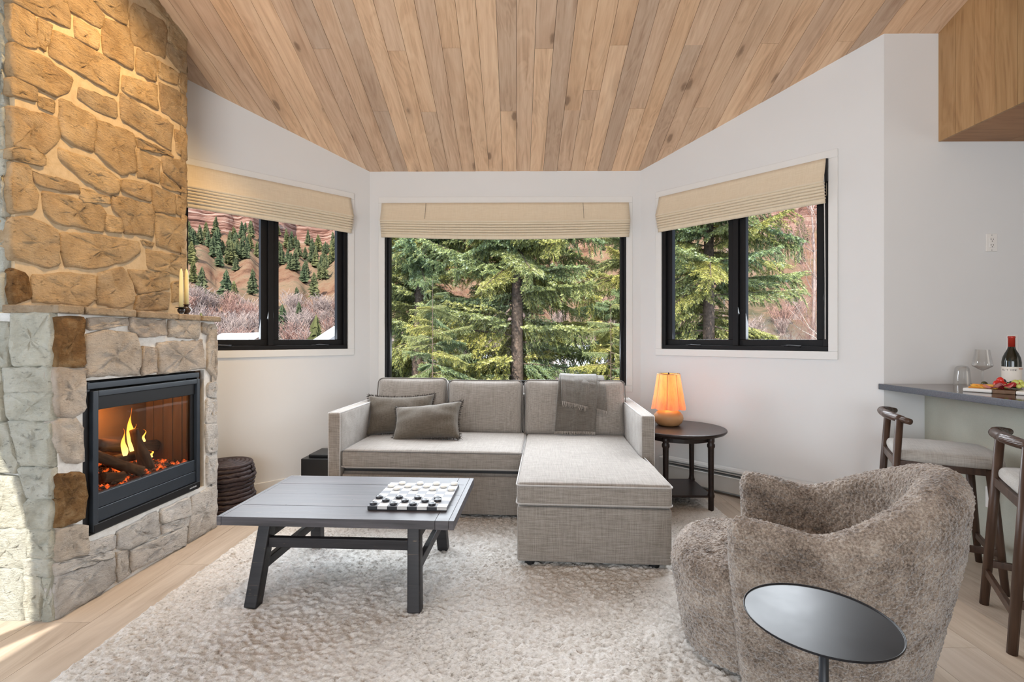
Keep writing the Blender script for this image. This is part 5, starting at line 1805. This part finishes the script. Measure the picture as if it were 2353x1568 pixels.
for i in range(9):
    c = 'ham_pink' if i % 3 == 0 else 'salami_red'
    put('meat_slice', dm[c], on_board(.100 + .011 * i, .035 + .014 * (i % 3), .022 + .007 * (i // 3), fr_.uniform(0, 6), fr_.uniform(-.25, .25), fr_.uniform(-.2, .2)),
        'pink folded ham slice on the board' if c == 'ham_pink' else 'red folded salami slice on the board', 'meat', 'folded meat slices')
ball = MB().lathe([(0, -1), (.38, -.92), (.71, -.71), (.92, -.38), (1, 0), (.92, .38), (.71, .71), (.38, .92), (0, 1)], 14).mesh('ball', True)
def fruit(name, mat, r, spots, label, cat, group, sq_=(1, 1, 1)):
    me = ball.copy(); me.materials.append(MT[mat])
    for x, y, z in spots:
        o = link(name, me); o.matrix_world = on_board(x, y, z, fr_.uniform(0, 6)); o.scale = (r * sq_[0], r * sq_[1], r * sq_[2]); tag(o, label, cat, group)
fruit('strawberry', 'berry_red', .017, [(.120, .085, .045), (.142, .105, .040), (.128, .112, .062)], 'shiny red berry heaped behind the salami', 'fruit', 'red berries', (1, .9, 1.15))
fruit('olive', 'olive_dark', .0155, [(.115, .15, .036), (.140, .155, .036), (.128, .165, .055), (.165, .16, .045)], 'dark olive at the back of the board', 'olive', 'dark olives')
fruit('olive', 'olive_green', .015, [(.055, .165, .036), (.185, .165, .050)], 'green olive at the back of the board', 'olive', 'green olives')
gs = []
for i in range(26):
    a = fr_.uniform(0, 6.28); r_ = fr_.uniform(0, .045)
    gs.append((.200 + r_ * math.cos(a) * 1.2,   .085 + r_ * math.sin(a), .036 + (.045 - r_) * .75 * fr_.uniform(.5, 1)))
fruit('grape', 'grape_green', .0115, gs, 'pale green grape in the heaped bunch on the board', 'fruit', 'green grapes')
# ------------------------------------------------------------------ outdoors
def fbm(X, Y, sc, octv=5, seed=0):
    r = np.random.default_rng(seed)
    out = np.zeros_like(X); amp = 1.0; tot = 0
    for o in range(octv):
        g = r.random((64, 64))
        x = X * sc * 2 ** o; y = Y * sc * 2 ** o
        ix = np.floor(x).astype(int); iy = np.floor(y).astype(int); fx = x - ix; fy = y - iy
        fx = fx * fx * (3 - 2 * fx); fy = fy * fy * (3 - 2 * fy)
        a = g[iy % 64, ix % 64]; b = g[iy % 64, (ix + 1) % 64]; c = g[(iy + 1) % 64, ix % 64]; d = g[(iy + 1) % 64, (ix + 1) % 64]
        out += amp * ((a * (1 - fx) + b * fx) * (1 - fy) + (c * (1 - fx) + d * fx) * fy); tot += amp; amp *= .5
    return out / tot
PD = [0, 20, 60, 78, 100, 130, 170, 198, 204, 212, 235, 300, 380, 470]
PZ = [-6.2, -6.0, -5.2, -3.0, 4.5, 13.5, 28, 39.0, 50.5, 52.5, 60, 92, 135, 180]
def ground_z(x, y):
    d = np.hypot(x, y); az = np.arctan2(x, y)
    w = fbm(az * 40 + 7, d * .02, 1.0, 4, 5) - .5
    dd = d + w * 16 * np.clip((d - 60) / 60, 0, 1)
    z = np.interp(dd, PD, PZ)
    z = z + (fbm(x + 500, y + 500, .05, 5, 2) - .5) * 4.0 * np.clip((d - 60) / 60, 0, 1)
    cliff = np.exp(-((dd - 202) / 7.0) ** 2)
    z = z + cliff * (fbm(x + 300, y + 300, .35, 3, 9) - .5) * 5
    return z, np.clip(cliff * 1.5, 0, 1), 1 - np.clip((dd - 80) / 26, 0, 1)
def build_hill():
    na, nd = 300, 230
    az = np.linspace(R(-58), R(58), na)
    d = np.concatenate([np.linspace(5.5, 60, 25), np.linspace(62, 190, 80), np.linspace(191, 216, 65), np.linspace(218, 470, 60)])
    A, Dd = np.meshgrid(az, d)
    X = Dd * np.sin(A); Y = Dd * np.cos(A)
    Z, C, Vl = ground_z(X, Y)
    m = MB().grid(np.stack([X, Y, Z], -1))
    o = m.build('hillside_ground', MT['hillside'], smooth=True, fix=False)
    for nm, arr in (('cliff', C), ('valley', Vl)):
        at_ = o.data.attributes.new(nm, 'FLOAT', 'POINT')
        at_.data.foreach_set('value', arr.ravel().astype(np.float32))
    tag(o, 'red soil mountainside with a band of pink cliffs outside the windows', kind='structure')
build_hill()

# small conifers of the far slope
def far_tree_mesh(seed):
    r = random.Random(seed)
    m = MB()
    tiers = 11; n = 13
    for t in range(tiers):
        z0 = .08 + .86 * t / tiers; z1 = z0 + .19
        R0 = (.20 + r.uniform(-.03, .03)) * (1 - t / tiers) ** .8 + .025
        ring = []
        for k in range(n):
            a = 2 * PI * k / n + r.uniform(-.2, .2)
            rr = R0 * (r.uniform(.95, 1.35) if k % 2 else r.uniform(.45, .75))
            ring.append((rr * math.cos(a), rr * math.sin(a), z0 + r.uniform(-.045, .03)))
        b = len(m.v)
        m.v += ring + [(r.uniform(-.015, .015), r.uniform(-.015, .015), min(1.0, z1))]
        m.f += [(b + k, b + (k + 1) % n, b + n) for k in range(n)]
    m.tube([(0, 0, -.15), (0, 0, .2)], [.02, .018], 5)
    me = m.mesh('far_conifer', False, False)
    me.materials.append(MT['far_needles'])
    return me
FT = [far_tree_mesh(s) for s in range(5)]
tr_ = random.Random(21)
cnt = 0
def in_view(x, y):
    px = x / y
    return -.70 < px < -.30 or (.30 < px < .66) or tr_.random() < .25
tries = 0
while cnt < 292 and tries < 9000:
    tries += 1
    if cnt < 215: u = tr_.uniform(-.70, -.31)
    else: u = tr_.uniform(-.30, .68)
    d = tr_.choice([tr_.uniform(104, 150), tr_.uniform(140, 196), tr_.uniform(150, 196), tr_.uniform(150, 196), tr_.uniform(214, 260), tr_.uniform(214, 250)])
    if d < 140 and tr_.random() < .55: continue
    c = math.sqrt(1 + u * u)
    x, y = d * u / c, d / c
    z, cl, vl = ground_z(np.array([x]), np.array([y]))
    h = tr_.uniform(3.6, 7.2) * (1.0 if d < 200 else .8)
    o = link('conifer', FT[tr_.randrange(5)], None, None, (x, y, float(z[0]) - .2), (0, 0, tr_.uniform(0, 6)))
    o.scale = (h * tr_.uniform(.85, 1.25), h * tr_.uniform(.85, 1.25), h)
    tag(o, 'small dark conifer scattered on the far red mountainside', 'tree', 'conifers on the mountainside')
    cnt += 1

# near spruce branches
def spruce_branch(seed, L):
    r = np.random.default_rng(seed)
    N = []; TI = []; st = MB()
    def axis_pt(t): return np.array([L * t, 0, L * (.06 * t - .26 * t * t + .14 * t ** 3)])
    pts = [axis_pt(t) for t in np.linspace(0, 1, 9)]
    st.tube([tuple(p) for p in pts], [.020 * (1 - .8 * t) for t in np.linspace(0, 1, 9)], 5)
    twigs = []
    for t in np.arange(.10, 1.0, .034):
        for sd in (-1, 1):
            ln = L * (.33 * (1 - t) ** .75 + .07) * r.uniform(.65, 1.15)
            a = R(58 - 20 * t) * sd + r.uniform(-.15, .15)
            d0 = np.array([math.cos(a), math.sin(a), -.12 + r.uniform(-.15, .1)])
            twigs.append((axis_pt(t + r.uniform(-.01, .01)), d0 / np.linalg.norm(d0), ln, r.uniform(.25, .55)))
        if r.random() < .9:
            twigs.append((axis_pt(t), np.array([.35, r.uniform(-.45, .45), -.85]), L * .17 * r.uniform(.6, 1.5), .1))
    twigs.append((axis_pt(.9), np.array([1, 0, -.05]), L * .14, .1))
    for p, d0, ln, droop in twigs:
        st.tube([tuple(p), tuple(p + d0 * ln * .6 - np.array([0, 0, droop * ln * .15])), tuple(p + d0 * ln - np.array([0, 0, droop * ln * .4]))], [.005, .004, .002], 4, cap=False)
        k = max(3, int(ln / .024))
        for i in range(k):
            q = (i + r.random()) / k
            b = p + d0 * ln * q - np.array([0, 0, droop * ln * .4 * q * q])
            sgn = 1 if i % 2 else -1
            side = np.cross(d0, [0, 0, 1]); side /= (np.linalg.norm(side) + 1e-6)
            dr = d0 * .75 + side * sgn * r.uniform(.2, .9) + np.array([0, 0, r.uniform(-.75, .15)])
            dr /= np.linalg.norm(dr)
            N.append((b, dr, r.uniform(.055, .115)))
    V = []; F = []; T = []
    for b, dr, sl in N:
        x = np.cross(dr, [.3, .2, 1]); x /= np.linalg.norm(x); y = np.cross(dr, x)
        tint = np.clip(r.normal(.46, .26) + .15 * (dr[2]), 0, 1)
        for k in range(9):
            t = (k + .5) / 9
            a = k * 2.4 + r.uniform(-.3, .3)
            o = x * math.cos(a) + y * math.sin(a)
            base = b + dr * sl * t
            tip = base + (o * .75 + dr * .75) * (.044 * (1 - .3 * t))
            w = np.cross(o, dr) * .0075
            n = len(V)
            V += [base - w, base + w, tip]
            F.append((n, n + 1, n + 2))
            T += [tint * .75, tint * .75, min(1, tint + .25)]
    me = bpy.data.meshes.new('spruce_branch')
    n0 = len(st.v)
    allv = [tuple(v) for v in st.v] + [tuple(v) for v in V]
    allf = list(st.f) + [tuple(i + n0 for i in f) for f in F]
    me.from_pydata(allv, [], allf)
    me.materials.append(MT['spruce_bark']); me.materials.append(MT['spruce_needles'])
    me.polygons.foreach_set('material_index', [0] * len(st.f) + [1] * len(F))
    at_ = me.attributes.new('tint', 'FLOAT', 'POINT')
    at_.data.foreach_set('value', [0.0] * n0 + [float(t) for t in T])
    me.update()
    return me
SB = [spruce_branch(s, 2.2) for s in (1, 2, 3, 4)]
def spruce(loc, zlo, zhi, H_, reach, step, label, seed, lean=0.0, per=7, trunk_r=.15, clear=2.6):
    r = random.Random(seed)
    o = empty('spruce_tree', loc, 0, label, 'tree', 'spruces close to the windows')
    MB().tube([(0, 0, 0), (lean * .3, 0, H_ * .3), (lean * .7, 0, H_ * .7), (lean, 0, H_)], [trunk_r * 1.4, trunk_r, trunk_r * .5, trunk_r * .1], 12).build('trunk', MT['spruce_bark'], o, smooth=True)
    z = zlo - loc[2]
    while z < zhi - loc[2]:
        f = reach * (1 - z / H_) ** .65
        a0 = r.uniform(0, 6.28)
        for k in range(per):
            a = a0 + 2 * PI * k / per + r.uniform(-.3, .3)
            s = f / 2.2 * r.uniform(.75, 1.15)
            if clear and z + loc[2] < clear and math.sin(a) < -.62: continue
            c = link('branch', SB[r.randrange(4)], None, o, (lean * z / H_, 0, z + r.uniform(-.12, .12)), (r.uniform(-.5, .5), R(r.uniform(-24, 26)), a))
            c.scale = (s, s, s * r.uniform(.9, 1.3))
        z += step * r.uniform(.8, 1.2)
    return o
spruce((.02, 10.2, -6.3), -1.9, 5.0, 17, 2.9, .29, 'tall sunlit spruce with a bare trunk in the middle of the picture window', 4, per=7, trunk_r=.15, clear=2.6)
spruce((-2.45, 11.0, -6.3), -2.2, 5.0, 15, 2.5, .27, 'dense spruce filling the left part of the picture window', 8, lean=.5, per=8)
spruce((3.75, 9.6, -6.3), -1.6, 5.0, 15, 3.0, .32, 'spruce with long boughs seen through the right window', 15, per=6)
spruce((3.1, 13.5, -6.3), -3.0, 4.8, 13, 3.0, .40, 'spruce standing behind the right edge of the picture window', 23, per=6)

spruce((-1.5, 8.8, -6.3), -2.6, 2.2, 8.6, 2.4, .24, 'young spruce whose top ends low in the picture window, left of the trunk', 31, per=8, trunk_r=.022)
spruce((1.75, 9.1, -6.3), -2.6, 2.0, 8.4, 2.4, .24, 'young spruce low in the picture window, right of the trunk', 37, per=8, trunk_r=.022)
# bare aspens
def aspen(loc, H_, label, seed, mat='aspen_bark', r0=.07):
    r = random.Random(seed)
    o = empty('aspen_tree', loc, 0, label, 'tree', 'bare trees outside the right window')
    pts = [Vector((0, 0, 0))]
    for i in range(10): pts.append(pts[-1] + Vector((r.uniform(-.12, .12), r.uniform(-.12, .12), H_ / 10)))
    MB().tube(pts, [r0 * (1 - .085 * i) for i in range(11)], 8).build('trunk', MT[mat], o, smooth=True)
    tw = MB()
    br = MB()
    def grow(p, d, L, rad, lev):
        pts_ = [p]; dd = d.copy()
        n = 5 if lev < 2 else 3
        for k in range(n):
            dd = (dd + Vector((r.uniform(-.35, .35), r.uniform(-.35, .35), r.uniform(-.05, .28)))).normalized()
            pts_.append(pts_[-1] + dd * L / n)
        (br if lev == 0 else tw).tube(pts_, [rad * (1 - .75 * k / n) for k in range(n + 1)], 4, cap=False)
        if lev < 3:
            for k in range(6 if lev < 2 else 3):
                i = r.randrange(1, n + 1)
                e = (dd + Vector((r.uniform(-1, 1), r.uniform(-1, 1), r.uniform(-.1, .7)))).normalized()
                grow(pts_[i], e, L * r.uniform(.4, .65), max(rad * .55, .0022), lev + 1)
    for i in range(3, 11):
        for k in range(4):
            a = r.uniform(0, 6.28)
            grow(pts[i], Vector((math.cos(a), math.sin(a), r.uniform(.5, 1.4))).normalized(), H_ * .15 * r.uniform(.5, 1.1), r0 * .15, 0)
    br.build('limbs', MT[mat], o, fix=False)
    tag(tw.build('twigs', MT['twig_red'], o, fix=False), kind='stuff')
    return o
aspen((6.55, 10.6, -5.9), 11.5, 'pale bare aspen with a forked trunk at the right of the right window', 2)
aspen((8.6, 14.5, -5.8), 12, 'bare tree behind the aspen', 5, 'twig_grey', .09)
aspen((6.9, 16.0, -5.8), 12, 'bare grey tree between spruce and aspen', 9, 'twig_grey', .08)

# leafless shrubs on the valley floor
def shrub_mesh(seed, mat):
    r = random.Random(seed)
    m = MB()
    for i in range(75):
        a = r.uniform(0, 6.28); sp = r.uniform(.1, .9); h = r.uniform(.55, 1.0)
        p = Vector((r.uniform(-.15, .15), r.uniform(-.15, .15), -.1)); e = Vector((sp * math.cos(a) * .6, sp * math.sin(a) * .6, h))
        q = p.lerp(e, .55) + Vector((r.uniform(-.06, .06), r.uniform(-.06, .06), .05))
        m.tube([p, q, e], [.012, .009, .005], 3, cap=False)
        for k in range(3):
            s = q.lerp(e, r.random()); t = s + Vector((r.uniform(-.2, .2), r.uniform(-.2, .2), r.uniform(.05, .25)))
            m.tube([s, t], [.007, .004], 3, cap=False)
    me = m.mesh('shrub', False, False); me.materials.append(MT[mat])
    return me
SHM = [shrub_mesh(1, 'twig_grey'), shrub_mesh(2, 'twig_red'), shrub_mesh(3, 'twig_grey')]
for i in range(150):
    u = tr_.uniform(-.70, -.30) if i < 95 else tr_.uniform(-.1, .72)
    d = tr_.uniform(76, 108) if i < 120 else tr_.uniform(30, 70)
    c = math.sqrt(1 + u * u); x, y = d * u / c, d / c
    z, _, _ = ground_z(np.array([x]), np.array([y]))
    h = tr_.uniform(3.0, 5.2)
    o = link('bare_shrub', SHM[i % 3], None, None, (x, y, float(z[0])), (0, 0, tr_.uniform(0, 6)))
    o.scale = (h, h, h * tr_.uniform(.8, 1.1))
    tag(o, 'leafless pinkish grey shrub on the valley floor', 'shrub', 'leafless shrubs in the valley')
# a few taller valley conifers
for u, d, h, lb in ((-.410, 74, 8.2, 'tall pointed conifer among the snowy roofs in the left window'), (-.478, 88, 6.5, 'conifer left of the snowy roofs beyond the mullion'), (-.645, 84, 6.0, 'dark conifer beside the stone ledge in the left window'), (-.445, 92, 5.6, 'small conifer above the valley shrubs'), (-.36, 86, 6.4, 'conifer by the right jamb of the left window')):
    c = math.sqrt(1 + u * u); x, y = d * u / c, d / c
    z, _, _ = ground_z(np.array([x]), np.array([y]))
    o = link('conifer', FT[int(d) % 5], None, None, (x, y, float(z[0])), (0, 0, d)); o.scale = (h, h, h)
    tag(o, lb, 'tree', 'conifers in the valley')
# houses
def house(u, d, w, dp, h, rh, rz, wall_m, label, base=None):
    c = math.sqrt(1 + u * u); x, y = d * u / c, d / c
    z, _, _ = ground_z(np.array([x]), np.array([y]))
    z0 = float(z[0]) - .3 if base is None else base
    o = empty('house', (x, y, z0), rz, label, 'house', 'houses in the valley')
    m = MB(); m.box(-w / 2, w / 2, -dp / 2, dp / 2, 0, h)
    m.prism([(-w / 2, h), (w / 2, h), (0, h + rh)], -dp / 2, dp / 2)
    m.build('walls', MT[wall_m], o)
    ov = .5
    for s in (-1, 1):
        q = MB()
        nx, nz = rh, w / 2
        q.hexa([(0, -dp / 2 - ov, h + rh), (0, dp / 2 + ov, h + rh), (s * (w / 2 + ov), dp / 2 + ov, h - rh * ov / (w / 2)), (s * (w / 2 + ov), -dp / 2 - ov, h - rh * ov / (w / 2))],
               [(0, -dp / 2 - ov, h + rh + .35), (0, dp / 2 + ov, h + rh + .35), (s * (w / 2 + ov), dp / 2 + ov, h - rh * ov / (w / 2) + .35), (s * (w / 2 + ov), -dp / 2 - ov, h - rh * ov / (w / 2) + .35)])
        q.build('snowy_roof', MT['snow_roof'], o)
    for k in range(3):
        xx = -w / 2 + w * (k + .5) / 3
        f = MB().box(xx - .5, xx + .5, -dp / 2 - .05, -dp / 2, h * .35, h * .75).build('window', MT['house_window'], o)
    MB().box(w * .2, w * .2 + .6, -.3, .3, h + rh * .4, h + rh + .8).build('chimney', MT['house_brown'], o)
house(-.565, 64, 9, 8, 4.0, 2.6, R(55), 'house_brown', 'brown house with a snow covered roof at the left of the left window')
house(-.625, 60, 6, 6, 3.6, 2.0, R(-5), 'house_white', 'white gabled house end beside the stone ledge')
house(-.36, 66, 8, 8, 4.6, 2.8, R(30), 'house_white', 'house with a big snowy roof at the right jamb of the left window')
house(-.445, 58, 6, 6, 3.0, 1.8, R(10), 'house_red', 'dark red cabin at the foot of the pointed conifer')
house(-.40, 60, 5, 6, 3.6, 2.0, R(-20), 'house_red', 'red gabled cabin right of the pointed conifer')
house(-.055, 50, 6, 6, 3.2, 1.8, R(20), 'house_blue', 'blue cabin glimpsed between the spruce boughs')
house(.12, 56, 8, 7, 3.6, 2.2, R(70), 'house_brown', 'snow roofed house glimpsed right of the spruce trunk')
house(.40, 52, 8, 7, 3.6, 2.2, R(50), 'house_white', 'snow roofed house low in the right window')
